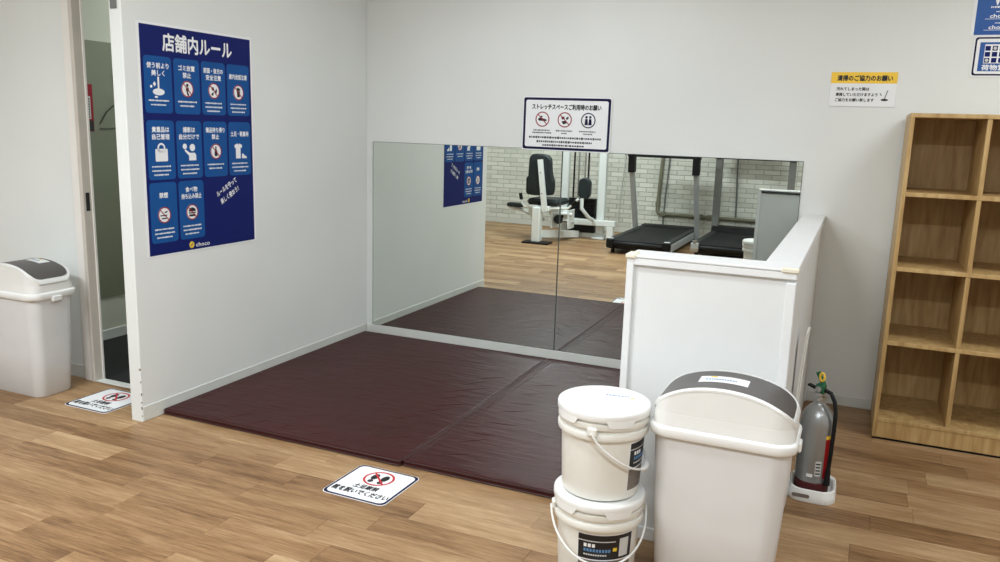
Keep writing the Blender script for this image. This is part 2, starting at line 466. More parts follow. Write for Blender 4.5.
# ------------------------------------------------------------------ walls and ceiling
struct(G().box(XL - .1, XR + .1, YB - .1, 0.1, CEIL, CEIL + .1).build('ceiling', 'ceil'), 'plain white ceiling', 'ceiling')
struct(G().box(-T, XR + .1, 0.0, 0.1, -0.06, CEIL).build('wall_back', 'wall'), 'white back wall carrying the mirrors and notices', 'wall')
struct(G().box(XR, XR + .1, YB, 0, -0.06, CEIL).build('wall_right', 'wall'), 'plain white right-hand wall', 'wall')
struct(G().box(XL - .1, XL, YB, YD, -0.06, CEIL).build('wall_far_left', 'wall'), 'plain white wall beyond the machines', 'wall')
wl = struct(G().box(-T, 0, -L, 0, -0.06, CEIL, 0.004).build('wall_left', 'wall'), 'white partition wall end-on with blue poster', 'wall')
rs = random.Random(3)     # chipped paint on the free edge of the partition
for z, h_ in ((0.062, 0.016), (0.095, 0.007), (0.026, 0.006), (0.135, 0.012), (0.20, 0.008), (0.262, 0.012)):
    G().box(-0.005 - rs.random() * .004, 0.0006, -L - 0.0006, -L + 0.003 + rs.random() * .004, z, z + h_, 0.0015).build('paint_chip', 'dirty', wl)
G().box(-0.062, -0.02, -L - 0.006, -L, 1.965, 2.06, 0.003).build('bracket', 'tmmid', wl)
# wall with the doorway: left part, part over the door
DX0, DX1, DZ = -0.735, -0.14, 2.12
wd = G(); wd.box(XL, DX0, YD, YD + 0.04, -0.06, CEIL); wd.box(DX1, -T, YD, YD + 0.04, -0.06, CEIL); wd.box(DX0, DX1, YD, YD + 0.04, DZ, CEIL)
struct(wd.build('wall_doorway', 'wall'), 'white wall with the open doorway on the left', 'wall')
# small room behind the doorway
XI = -1.40
g = G(); g.box(XI - .1, XI, YD + .04, 1.2, -0.06, CEIL)
wi = struct(g.build('wall_inner_left', 'wall_in'), 'pale wall of the small room seen through the doorway', 'wall')
g = G(); g.box(XI, -T, 1.2, 1.3, -0.06, CEIL); struct(g.build('wall_inner_back', 'wall_in'), 'back wall of the small room behind the doorway', 'wall')
g = G(); g.box(-T, 0, 0.1, 1.2, -0.06, CEIL); struct(g.build('wall_inner_right', 'wall_in'), 'right wall of the small room behind the doorway', 'wall')
g = G(); g.box(XI - .1, 0, 0.1, 1.3, CEIL, CEIL + .1); struct(g.build('ceiling_inner', 'ceil'), 'ceiling of the small room behind the doorway', 'ceiling')
G().box(XI, XI + 0.006, YD + .12, 1.18, 0.285, 1.945).build('wall_panel', 'panel_in', wi)
G().box(XI, XI + 0.012, YD + .12, 1.18, 0.0, 0.07, 0.003).build('skirting', 'base', wi)
struct(G().box(XI, -T, YD + 0.012, 1.2, -0.05, 0.004).build('floor_inner', 'dark_floor'), 'black carpet floor of the small room', 'floor')
# door frame
df = empty('door_1', (DX0, YD, 0)); struct(df, 'pale painted frame of the open doorway', 'door frame')
def dfp(n, m, *b): G().box(*b, 0.003).build(n, m, df)
dfp('casing', 'trimw', -0.062, -0.004, -0.022, 0, 0, DZ + .05)
dfp('jamb', 'trim', -0.004, 0.022, -0.028, 0.042, 0, DZ)
dfp('door_stop', 'trimw', 0.022, 0.030, 0.022, 0.038, 0, DZ)
dfp('jamb', 'trim', DX1 - DX0 - .022, DX1 - DX0 + .004, -0.028, 0.042, 0, DZ)
dfp('head', 'trim', -0.004, DX1 - DX0 + .004, -0.028, 0.042, DZ, DZ + .03)
dfp('casing', 'trimw', -0.062, DX1 - DX0 + .05, -0.022, 0, DZ + .03, DZ + .08)
dfp('sill', 'base', 0.022, DX1 - DX0 - .022, -0.022, 0.03, 0.0, 0.009)
G().box(0.022, 0.0245, -0.012, 0.012, 0.97, 1.07, 0.001).build('strike_plate', 'tmdark', df)

# skirtings
def skirt(name, boxes, parent_label):
    g = G()
    for b in boxes: g.box(*b, 0.003)
    struct(g.build(name, 'base'), parent_label, 'baseboard')
skirt('baseboard_back', [(0.007, XBI - .001, -0.008, 0, 0, HB), (XBO + .001, XR, -0.005, 0, 0, 0.06)], 'white skirting along the back wall under the mirrors')
skirt('baseboard_left', [(0, 0.006, -L, -0.008, 0, HB)], 'white skirting along the partition wall')
skirt('baseboard_doorway', [(XL, DX0 - .063, YD - 0.006, YD, 0, HB)], 'white skirting left of the doorway')

# ------------------------------------------------------------------ brick wall behind the viewer (seen in the mirror)
wf = struct(G().box(XL - .1, XR + .1, YB - .1, YB, -0.06, CEIL).build('wall_front', 'mortar'), 'white brick wall behind the gym machines, seen in the mirror', 'wall')
BH, BLn = 0.0665, 0.215
def brick_geo(g, x, z):
    x1, z1 = x + BLn - 0.008, z + BH - 0.008; b = 0.003; yf = YB + 0.007
    vs = [(x, YB, z), (x1, YB, z), (x1, YB, z1), (x, YB, z1), (x, yf - b, z), (x1, yf - b, z), (x1, yf - b, z1), (x, yf - b, z1),
          (x + b, yf, z + b), (x1 - b, yf, z + b), (x1 - b, yf, z1 - b), (x + b, yf, z1 - b)]
    fs = [(8, 9, 10, 11)]
    for i in range(4):
        j = (i + 1) % 4
        fs += [(i, j, j + 4, i + 4), (i + 4, j + 4, j + 8, i + 8)]
    g.add(vs, fs)
bg = G(); brick_geo(bg, 0, 0)
bme = bpy.data.meshes.new('brick'); bme.from_pydata(bg.v, [], bg.f); bme.materials.append(M['brick'])
bricks = []
r_ = 0; z = HB + 0.004
while z < CEIL - BH:
    x = XL + 0.01 - (BLn / 2 if r_ % 2 else 0) + BLn / 2
    while x + BLn < XR: bricks.append((x, z)); x += BLn
    z += BH; r_ += 1
rb = random.Random(4)
bsel = sorted(bricks, key=lambda b: (0 if (-2.1 < b[0] < 2.3 and b[1] < 1.16) else 1, -b[0]))
bf = G()
for i, (x, z) in enumerate(bsel):
    if i < 295:
        o = bpy.data.objects.new('brick', bme); o.location = (x, rb.uniform(-.0015, .0015), z); o.parent = wf; col.objects.link(o)
    else: brick_geo(bf, x, z)
bo = bf.build('brick_field', 'brick_i', wf); bo['kind'] = 'stuff'
skirt('baseboard_front', [(XL, XR, YB, YB + 0.012, 0, HB)], 'white skirting under the brick wall')

# ------------------------------------------------------------------ ceiling lights
def ceiling_light(x, y, rz, wt, label):
    r = tag(empty('ceiling_light', (x, y, CEIL), rz), label, 'ceiling light', 'ceiling lights')
    G().box(-0.62, 0.62, -0.12, 0.12, -0.045, 0, 0.008).build('housing', 'base', r)
    G().box(-0.60, 0.60, -0.10, 0.10, -0.055, -0.0455, 0.004).build('diffuser', 'lamp', r)
    ld = bpy.data.lights.new('lamp', 'AREA'); ld.shape = 'RECTANGLE'; ld.size = 1.2; ld.size_y = 0.2
    ld.energy = wt; ld.color = (0.86, 0.935, 1.0)
    lo = bpy.data.objects.new('lamp', ld); col.objects.link(lo); lo.parent = r; lo.location = (0, 0, -0.062)
LL = ['flat white ceiling light over the floor left of the camera', 'flat white ceiling light over the middle of the floor',
      'flat white ceiling light above the maroon mats', 'flat white ceiling light above the floor by the shelf',
      'flat white ceiling light above the seated leg machine', 'flat white ceiling light above the two treadmills',
      'flat white ceiling light in the near right corner of the room', 'unseen ceiling light added to brighten the small room behind the doorway', 'unseen ceiling light added in front of the mats to brighten the left wall']
for (x, y, rz, wt), lb in zip(LIGHTS, LL): ceiling_light(x, y, rz, wt, lb)

# ------------------------------------------------------------------ mirrors
def mirror(x0, x1, label, ZMT=ZMT):
    r = tag(on_back_wall('wall_mirror', x0, HB + 0.002), label, 'mirror', 'wall mirrors')
    w_, h_ = x1 - x0, ZMT - HB - 0.002
    G().box(0, w_, 0, h_, 0.0005, 0.0055).build('backing', 'mirror_edge', r)
    G().box(0.004, w_ - 0.002, 0.002, h_ - 0.0025, 0.0055, 0.0065).build('glass', 'mirror', r)
mirror(XM0, XMS - 0.001, 'large frameless wall mirror next to the left corner', 1.364)
mirror(XMS + 0.001, XM1, 'large frameless wall mirror partly behind the half-height partition')

# ------------------------------------------------------------------ mats
MT = 0.031
def mat(x0, x1, y0, y1, label):
    r = tag(empty('exercise_mat', (x0, y0, 0)), label, 'mat', 'maroon exercise mats')
    W, D = x1 - x0, y1 - y0
    rings = [[(p[0] + W / 2, p[1] + D / 2, z) for p in rrect(W - 2 * ins, D - 2 * ins, 0.012)] for ins, z in
             ((0.004, 0.001), (0.0, 0.006), (0.0, MT - .009), (0.002, MT - .003), (0.007, MT), (0.012, MT), (0.03, MT))]
    G().loft(rings).build('cover', 'vinyl', r, 35)
    # piping along the top and bottom edge
    for z in (0.006, MT - 0.006):
        pts = [(p[0] + W / 2, p[1] + D / 2, z) for p in rrect(W + .001, D + .001, 0.012)]
        G().tube(pts + pts[:1], 0.0032, 6).build('piping', 'seam', r, 60)
    return r
mA = mat(0.0075, 1.398, -1.886, -0.032, 'maroon vinyl exercise mat lying along the left wall')
mB = mat(1.404, 2.80, -1.874, -0.030, 'maroon vinyl exercise mat beside the half-height partition')
g = G()
for dx in (0.012, 0.030, 0.052): g.tube([(dx, 0.02, MT + .0002), (dx + .003, 0.9, MT + .0004), (dx, 1.80, MT + .0002)], 0.0016, 6)
g.build('stitching', 'seam', mB, 60)
# soft creases running out of the seam
rc = random.Random(8)
def crease(parent, x, y, ln, ang, h):
    n = 10; pts = []; rad = []
    for i in range(n + 1):
        t = i / n; pts.append((x + math.cos(ang) * ln * t, y + math.sin(ang) * ln * t + 0.01 * math.sin(t * 5 + x * 9), MT - 0.0105 + 0.0))
        rad.append(0.0105 + h * math.sin(PI * t))
    G().tube(pts, rad, 10).build('crease', 'vinyl', parent, 80)
for k in range(9):
    crease(mA, 1.386 - 0.24 - rc.random() * .08, 0.16 + 0.13 * k, 0.2 + .1 * rc.random(), rc.uniform(.5, .9), 0.0030)
for k in range(8):
    crease(mB, 0.08 + .03 * rc.random(), 0.10 + 0.16 * k, 0.16 + .12 * rc.random(), rc.uniform(.2, .9), 0.0032)
for k in range(6):
    crease(mA, 0.35 + 0.16 * k, 0.03 + .02 * rc.random(), 0.10 + .1 * rc.random(), rc.uniform(.7, 1.2), 0.0026)

# ------------------------------------------------------------------ half-height partition (L of two panels)
pt = tag(empty('half_partition', (XA, YA, 0)), 'white half-height L-shaped partition with framed panels behind the bin', 'partition')
AT = 0.135; wA = XBO - XA; bB = XBI - XA; dB = -YA
G().box(0.006, wA - 0.006, 0.014, AT - 0.014, 0.0, HA - 0.03).build('panel', 'panel', pt)
G().box(bB + 0.012, wA - 0.008, AT - 0.014, dB - 0.0005, 0.0, HA - 0.03).build('panel', 'panel', pt)
G().box(0, 0.027, 0.0, AT, 0, HA - 0.010, 0.003).build('post', 'alu', pt)
G().box(wA - 0.032, wA, 0.0, 0.05, 0, HA - 0.046, 0.003).build('post', 'alu', pt)
G().box(bB, wA, dB - 0.03, dB - 0.0005, 0, HA - 0.046, 0.003).build('post', 'alu', pt)
G().box(0.027, wA, -0.002, 0.016, HA - 0.036, HA - 0.010, 0.003).build('rail', 'alu', pt)
G().box(0.027, wA - .034, 0.004, 0.014, 0.0, 0.05, 0.003).build('bottom_rail', 'alu', pt)
G().box(wA - 0.012, wA, 0.05, dB - 0.03, HA - 0.046, HA - 0.010, 0.003).build('rail', 'alu', pt)
G().box(0.002, wA + .002, -0.005, AT + 0.002, HA - 0.010, HA, 0.003).build('cap', 'alu', pt)
G().box(bB - .002, wA + .002, AT + 0.002, dB - 0.0005, HA - 0.010, HA, 0.003).build('cap', 'alu', pt)
def cornercap(x0, x1, y0, y1):
    G().box(x0, x1, y0, y1, HA - 0.013, HA + 0.004, 0.004).build('corner_cap', 'cream', pt)
cornercap(-0.004, 0.034, -0.009, 0.06); cornercap(wA - .05, wA + .006, -0.009, 0.012)

# ------------------------------------------------------------------ cubby shelf
CX0, CYF, CH = 3.317, -0.4775, 1.616
cb = tag(empty('cubby_shelf', (CX0, CYF, 0)), 'tall pale oak cubby shelf with open square compartments by the right edge', 'shelf')
NC, PITCH, TH, CD = 3, 0.318, 0.020, 0.455
CWT = NC * PITCH + TH
BT = [0.115, 0.512, 0.883, 1.245]
G().box(0, TH, 0, CD, 0.012, CH - TH, 0.0015).build('side_panel', 'oak', cb)
G().box(CWT - TH, CWT, 0, CD, 0.012, CH - TH, 0.0015).build('side_panel', 'oak', cb)
G().box(0, CWT, 0, CD, CH - TH, CH, 0.0015).build('top_panel', 'oak', cb)
G().box(TH, CWT - TH, CD - 0.008, CD, 0.02, CH - TH).build('back_panel', 'oak', cb)
for k in range(1, NC):
    z0 = [b for b in BT]; z1 = [BT[1] - TH, BT[2] - TH, BT[3] - TH, CH - TH]
    for a, b in zip(z0, z1): G().box(k * PITCH, k * PITCH + TH, 0.004, CD - .008, a, b, 0.0012).build('divider', 'oak', cb)
for z in BT: G().box(TH, CWT - TH, 0.003, CD - .008, z - TH, z, 0.0012).build('shelf_board', 'oak', cb)
G().box(TH, CWT - TH, 0.006, 0.024, 0.012, BT[0] - TH - .001, 0.0012).build('plinth', 'oak', cb)
G().box(0.004, CWT - .004, 0.012, CD, 0.0, 0.012).build('glide', 'rubber', cb)

# ------------------------------------------------------------------ swing-top bins
def make_bin(label, sticker_t):
    r = tag(empty('swing_bin'), label, 'trash bin', 'white swing-top bins')
    body = []
    for z, w_, d_, rr in ((0.0, .355, .222, .05), (0.006, .366, .232, .055), (0.25, .392, .256, .058), (0.545, .420, .284, .062)):
        body.append([(p[0], p[1], z) for p in rrect(w_, d_, rr, 8)])
    G().loft(body).build('body', 'plast_bin', r, 40)
    rim = []
    for z, w_, d_ in ((0.520, .424, .288), (0.520, .446, .308), (0.525, .452, .314), (0.546, .455, .317), (0.553, .450, .312), (0.556, .438, .300), (0.575, .432, .292), (0.5975, .424, .2845), (0.598, .416, .276)):
        rim.append([(p[0], p[1], z + 0.015) for p in rrect(w_, d_, .066, 8)])
    lid = G().loft(rim[:6]).build('lid', 'plast_lid', r, 50)
    G().loft(rim[5:], cap0=False).build('lid_shoulder', 'plast', r, 50)
    for sx in (-1, 1):     # small snap clips on the rim ends
        G().box(sx * .222 - .012, sx * .222 + .012, -0.03, 0.03, 0.518, 0.548, 0.004).build('clip', 'plast_lid', r)
    # arched dome; arch runs along x
    A, B, Z0 = 0.2110, 0.092, 0.613
    def arc(t, off=0.0): return (-(A + off) * math.cos(t), Z0 + (B + off) * (math.sin(t) ** 1.08 if 0 < t < PI else 0.0))
    def outline(x):
        x = abs(x)
        return 0.1423 if x < 0.146 else 0.1423 - 0.066 + math.sqrt(max(0.0, 0.066 ** 2 - (x - 0.146) ** 2))
    def dep(t): return outline(A * math.cos(t)) - 0.012 * math.sin(t)
    n = 40
    rings = []
    for i in range(n + 1):
        t = PI * i / n; x, z = arc(t); d = dep(t)
        rings.append([(x, -d, z), (x, -d + .012, z + .0012), (x, d - .012, z + .0012), (x, d, z)])
    g = G()
    vs = [p for R in rings for p in R]; fs = []
    for i in range(n):
        for k in range(3): fs.append((4 * i + k, 4 * i + k + 1, 4 * (i + 1) + k + 1, 4 * (i + 1) + k))
    g.add(vs, fs)
    for side in (0, 3):     # flat arched cheeks, leaning slightly inwards
        base = [(rings[i][side][0], (-1 if side == 0 else 1) * outline(rings[i][side][0]), Z0 - .004) for i in range(n + 1)]
        top = [rings[i][side] for i in range(n + 1)]
        vs = base + top; fs = [(i, i + 1, n + 2 + i, n + 1 + i) for i in range(n)]
        g.add(vs, fs)
    g.build('dome', 'plast', r, 40)
    # raised white border along both arched edges
    for sg in (-1, 1):
        g = G(); R = []
        for i in range(n + 1):
            t = PI * (0.01 + 0.98 * i / n); x, z = arc(t); x2, z2 = arc(t, 0.007); d = dep(t)
            R.append([(x, sg * (d + .002), z - .004), (x, sg * (d - .013), z), (x2, sg * (d - .013), z2), (x2, sg * (d - .002), z2), (x, sg * (d + .003), z + .003)])
        g.loft(R).build('border', 'plast_lid', r, 40)
    # end bands below the flap
    for t0, t1 in ((0.01, 0.095), (0.905, 0.99)):
        R = []
        for i in range(7):
            t = PI * (t0 + (t1 - t0) * i / 6); x, z = arc(t); x2, z2 = arc(t, 0.0065); d = max(.01, dep(t) - .014)
            R.append([(x, -d, z), (x, d, z), (x2, d, z2), (x2, -d, z2)])
        G().loft(R).build('end_band', 'plast_lid', r, 40)
    # charcoal swing flap, with rounded corners
    m_ = 48; t0, t1 = 0.10 * PI, 0.90 * PI; rc_ = 0.03
    R = []
    for i in range(m_ + 1):
        t = t0 + (t1 - t0) * i / m_
        sdist = min(t - t0, t1 - t) * 0.19
        cut = rc_ - math.sqrt(max(0, rc_ ** 2 - (rc_ - sdist) ** 2)) if sdist < rc_ else 0
        d = dep(t) - 0.0165 - cut; x, z = arc(t, 0.001); x2, z2 = arc(t, 0.0055)
        R.append([(x, -d, z), (x, d, z), (x2, d - .002, z2), (x2, -d + .002, z2)])
    flap = G().loft(R).build('flap', 'flap', r, 40)
    ta, tb, da, db = sticker_t
    R = []
    for i in range(17):
        t = PI * (ta + (tb - ta) * i / 16); x, z = arc(t, 0.0056); x2, z2 = arc(t, 0.0064)
        R.append([(x, da, z), (x, db, z), (x2, db, z2), (x2, da, z2)])
    st = G().loft(R).build('sticker', 'paper', flap, 40)
    g = G(); rs = random.Random(2); t = ta + .03
    while t < tb - .06:
        dt = rs.uniform(.006, .012)
        for y0, y1 in ((da + .35 * (db - da), da + .52 * (db - da)),):
            q = [(arc(PI * a, 0.0068), y) for a, y in ((t, y0), (t + dt, y0), (t + dt, y1), (t, y1))]
            g.add([(p[0], y, p[1]) for p, y in q], [(0, 1, 2, 3)])
        t += dt + .003
    g.build('fine_print', 'bluegrey', st)
    q = [(arc(PI * a, 0.0068), y) for a, y in ((ta + .05, .75), (ta + .08, .75), (ta + .08, .95), (ta + .05, .95))]
    G().add([(p[0], da + y * (db - da), p[1]) for p, y in q], [(0, 1, 2, 3)]).build('print_mark', 'gold', st)
    return r
b1 = make_bin('white swing-top trash bin with charcoal flap in front of the half-height partition', (0.36, 0.59, -0.035, 0.04))
b1.location = (2.811, -2.204, 0); b1.scale = (1.018, 0.90, 1.0)
b2 = make_bin('white swing-top trash bin with charcoal flap beside the doorway', (0.47, 0.63, 0.02, 0.09))
b2.location = (-0.905, -1.915, 0); b2.scale = (1.0, 0.92, 1.0)

# ------------------------------------------------------------------ pails
def make_pail(label, sticker):
    r = tag(empty('lidded_pail'), label, 'bucket', 'stacked white pails')
    prof = [(0.118, 0.0), (0.124, 0.004), (0.126, 0.012), (0.1345, 0.205), (0.1345, 0.208), (0.146, 0.209), (0.1475, 0.213), (0.1475, 0.226), (0.146, 0.23),
            (0.138, 0.231), (0.138, 0.243), (0.1455, 0.244), (0.147, 0.248), (0.147, 0.262), (0.139, 0.264), (0.139, 0.28)]
    G().lathe(prof, 64).build('body', 'pail', r, 30)
    # lid: top disc with raised rim and a skirt whose lower edge is notched into tabs
    lp = [(0.139, 0.272), (0.149, 0.272), (0.1505, 0.276), (0.1505, 0.290), (0.149, 0.2955), (0.145, 0.2985), (0.140, 0.2985), (0.136, 0.296), (0.128, 0.2955), (0.05, 0.2958), (0.002, 0.2958)]
    lid = G().lathe(lp, 64, cap0=False).build('lid', 'plast_lid', r, 40)
    nt = 5
    for k in range(nt):
        a0 = 2 * PI * k / nt + 0.1; a1 = a0 + 2 * PI / nt * 0.5; m_ = 14; R = []
        for i in range(m_ + 1):
            a = a0 + (a1 - a0) * i / m_; s_ = min(i, m_ - i) / 1.5
            zb = 0.274 - 0.019 * min(1, s_); c, sn = math.cos(a), math.sin(a)
            R.append([(0.147 * c, 0.147 * sn, 0.2765), (0.1507 * c, 0.1507 * sn, 0.2765), (0.1512 * c, 0.1512 * sn, zb), (0.148 * c, 0.148 * sn, zb)])
        G().loft(R).build('tab', 'plast_lid', lid, 40)
    G().lathe([(0.024, 0.2955), (0.024, 0.2968), (0.020, 0.2972), (0.012, 0.2962), (0.002, 0.2962)], 24, cap0=False).build('boss', 'pail', lid, 40)
    # ears and bail
    ears = (math.radians(-90 + 15 - 80), math.radians(-90 + 15 + 100))
    e0 = math.radians(15 - 80) - PI / 2
    for a in (e0, e0 + PI):
        c, sn = math.cos(a), math.sin(a)
        mt = Matrix(((c, -sn, 0, 0.149 * c), (sn, c, 0, 0.149 * sn), (0, 0, 1, 0.238), (0, 0, 0, 1)))
        G().box(-0.006, 0.006, -0.016, 0.016, -0.014, 0.014, 0.004, mt).build('ear', 'pail', r)
    pts = []
    for i in range(33):
        s_ = i / 32; a = e0 + PI * s_
        drop = 0.140 * math.sin(PI * s_) ** 0.75; rad = 0.158 - 0.012 * math.sin(PI * s_)
        pts.append((rad * math.cos(a), rad * math.sin(a), 0.236 - drop))
    bail = G().tube(pts, 0.0036, 8).build('bail', 'plast_lid', r, 60)
    gp = pts[13:20]
    G().tube([(p[0] * 1.01, p[1] * 1.01, p[2]) for p in gp], [0.005, 0.009, 0.011, 0.0115, 0.011, 0.009, 0.005], 10).build('grip', 'plast_lid', bail, 60)
    # printed label wrapped on the wall: black upper field, taupe lower field
    ac = math.radians(15 + 15) - PI / 2; hw = math.radians(41)
    def patch(name, mat_, a0, a1, z0, z1, off, parent, dz=0.0, m_=18):
        R = []
        for i in range(m_ + 1):
            a = a0 + (a1 - a0) * i / m_; row = []
            for z, o_ in ((z0, 0), (z0, off), (z1, off), (z1, 0)):
                rd = 0.126 + (0.1345 - 0.126) * (z - 0.012) / 0.193 + o_
                row.append((rd * math.cos(a), rd * math.sin(a), z))
            R.append(row)
        return G().loft(R).build(name, mat_, parent, 40)
    lb = patch('label', 'paper', ac - hw, ac + hw, 0.030, 0.196, 0.0006, r)
    patch('label_field', 'black', ac - hw + .015, ac + hw - .015, 0.108, 0.193, 0.0009, lb)
    patch('label_field', 'taupe', ac - hw + .015, ac + hw - .015, 0.033, 0.104, 0.0009, lb)
    patch('label_stripe', 'grey_print', ac - hw + .015, ac + hw * .30, 0.1695, 0.1725, 0.0012, lb)
    patch('label_panel', 'grey_print', ac + hw * .45, ac + hw * .82, 0.116, 0.180, 0.0012, lb)
    for k, (a_, m2) in enumerate(((-.78, 'paper'), (-.64, 'paper'), (-.50, 'paper'))): patch('label_mark', m2, ac + hw * a_, ac + hw * (a_ + .10), 0.150, 0.162, 0.0012, lb)
    for k in range(9): patch('label_mark', 'bluegrey', ac + hw * (-.78 + .105 * k), ac + hw * (-.71 + .105 * k), 0.134, 0.144, 0.0012, lb)
    for k in range(10): patch('fine_print', 'grey_print', ac + hw * (-.78 + .08 * k), ac + hw * (-.72 + .08 * k), 0.121, 0.126, 0.0012, lb)
    patch('label_mark', 'gold', ac + hw * .22, ac + hw * .36, 0.137, 0.149, 0.0012, lb)
    if sticker:
        # slim sticker on the lid top
        s = empty('sticker'); s.parent = lid; s.location = (0.066, -0.007, 0.2958); s.rotation_euler = (0, 0, math.radians(-58))
        s2 = G().prism(rrect(0.115, 0.030, 0.008), 0, 0.0006).build('sticker_sheet', 'paper', s)
        fine_print([(-0.042, 0.04, 0.004)], 0.009, 0.0008, 'signblue', s)
        G().prism(rrect(0.016, 0.008, 0.003, 4, 0.045, -0.006), 0.0006, 0.0008).build('print_mark', 'gold', s)
    return r
p1 = make_pail('lower white pail of the stack with a black label facing forward', False); p1.location = (2.430, -2.312, 0); p1.scale = (1.03, 1.03, 1.025)
p2 = make_pail('upper white pail of the stack with a slim sticker on its lid', True); p2.location = (2.427, -2.303, 0.3065); p2.scale = (1.03, 1.03, 1.025); p2.rotation_euler = (0, 0, math.radians(68))

# ------------------------------------------------------------------ fire extinguisher + floor tray
EX, EY = 3.072, -1.292
tr = tag(empty('extinguisher_tray', (3.079, EY, 0)), 'white moulded floor tray under the fire extinguisher', 'tray')
def dshape(w0, r, y0):   # straight at the back, rounded to the front right
    return rrect(w0, r, 0.062, 8)
out = lambda s_, z: [(p[0] * s_, p[1] * s_, z) for p in rrect(0.205, 0.235, 0.065, 8)]
out2 = lambda w_, d_, z: [(p[0], p[1], z) for p in rrect(w_, d_, 0.06, 8)]
g = G()
g.loft([out2(.188, .236, 0.0), out2(.191, .24, .004), out2(.187, .234, .028), out2(.180, .222, .050), out2(.174, .212, .052), out2(.160, .196, .046), out2(.156, .19, .014)])
tray = g.build('tray', 'plast_lid', tr, 45)
g = G()
for y in (-0.06,): g.prism(rrect(0.07, 0.016, 0.008), 0, 0.0015, Matrix.Translation((-0.04, -0.1185, 0.026)) @ Matrix.Rotation(PI / 2, 4, 'X'))
g.build('slot', 'taupe', tray)
ex = tag(empty('fire_extinguisher', (EX, EY, 0.0145), math.radians(-25)), 'silver fire extinguisher with red label standing in a white tray', 'fire extinguisher')
R_ = 0.069
G().lathe([(R_ - .004, 0.0), (R_, 0.004), (R_, 0.045), (R_ + .0008, 0.046), (R_ + .0008, 0.052), (R_, 0.053)], 40).build('foot_ring', 'dkred', ex, 40)
G().lathe([(R_ - .001, 0.05), (R_, 0.055), (R_, 0.30), (R_ - .004, 0.325), (R_ - .014, 0.350), (R_ - .030, 0.371), (R_ - .046, 0.383), (0.022, 0.389), (0.020, 0.40)], 40).build('cylinder', 'silver', ex, 45)
G().lathe([(0.021, 0.395), (0.024, 0.398), (0.024, 0.412), (0.018, 0.416), (0.018, 0.43)], 20).build('neck', 'steel', ex, 40)
vv = G().box(-0.018, 0.018, -0.016, 0.016, 0.425, 0.468, 0.005).build('valve', 'green', ex)
g = G(); g.bar((0.012, 0, 0.462), (-0.020, 0.0, 0.515), 0.022, 0.010); g.build('lever', 'green', vv)
g = G(); g.bar((0.01, 0, 0.436), (-0.055, 0.0, 0.452), 0.020, 0.008); g.build('carry_handle', 'rubber', vv)
ringp = [(0.006 + 0.010 * math.cos(2 * PI * i / 16), -0.012, 0.500 + 0.017 * math.sin(2 * PI * i / 16)) for i in range(17)]
G().tube(ringp, 0.0045, 8).build('safety_ring', 'yellow', vv, 60)
G().lathe([(0.012, 0), (0.013, 0.002), (0.013, 0.010), (0.004, 0.012)], 16, Matrix.Translation((0.0, -0.016, 0.448)) @ Matrix.Rotation(PI / 2, 4, 'X')).build('gauge', 'steel', vv, 40)
hp = [(0.012, 0, 0.445), (0.045, 0.0, 0.437), (0.066, -0.004, 0.405), (0.078, -0.01, 0.36), (0.0805, -0.014, 0.29), (0.0800, -0.018, 0.20), (0.0785, -0.022, 0.12)]
hose = G().tube(hp, 0.0085, 10).build('hose', 'rubber', ex, 60)
G().tube([(0.0785, -0.022, 0.12), (0.078, -0.0235, 0.05)], [0.010, 0.013], 12).build('nozzle', 'rubber', hose, 60)
def epatch(name, mt, a0, a1, z0, z1, off, parent):
    R = []
    for i in range(13):
        a = math.radians(a0 + (a1 - a0) * i / 12) - PI / 2
        R.append([((R_ + o_) * math.cos(a), (R_ + o_) * math.sin(a), z) for z, o_ in ((z0, 0), (z0, off), (z1, off), (z1, 0))])
    return G().loft(R).build(name, mt, parent, 40)
lb = epatch('label', 'ext_red', 62, 136, 0.075, 0.262, 0.0006, ex)
epatch('label_stripe', 'yellow', 62, 112, 0.246, 0.262, 0.0010, lb)
s = epatch('inspection_sticker', 'grey_print', 34, 54, 0.085, 0.150, 0.0006, ex)
for k in range(4): epatch('fine_print', 'black', 36, 51, 0.093 + .014 * k, 0.099 + .014 * k, 0.0010, s)
s = epatch('inspection_sticker', 'paper', 8, 28, 0.078, 0.092, 0.0006, ex)

# ------------------------------------------------------------------ thin board leaning against the partition
lbd = tag(empty('leaning_board', (2.979, -1.47, 0)), 'thin pale bent plastic board leaning on the side of the half-height partition', 'board')
g = G(); R = []
for i in range(21):
    t = i / 20; z = 0.735 * t
    x = 0.001 + 0.02 * t ** 3
    R.append([(x, -0.03, z), (x + .006, -0.03, z), (x + .006, 0.095, z), (x, 0.095, z)])
g.loft(R).build('sheet', 'plast', lbd, 50)
G().tube([((R[i][2][0] + .0), 0.096, R[i][2][2]) for i in range(21)], 0.004, 6).build('edge', 'plast_lid', lbd, 60)

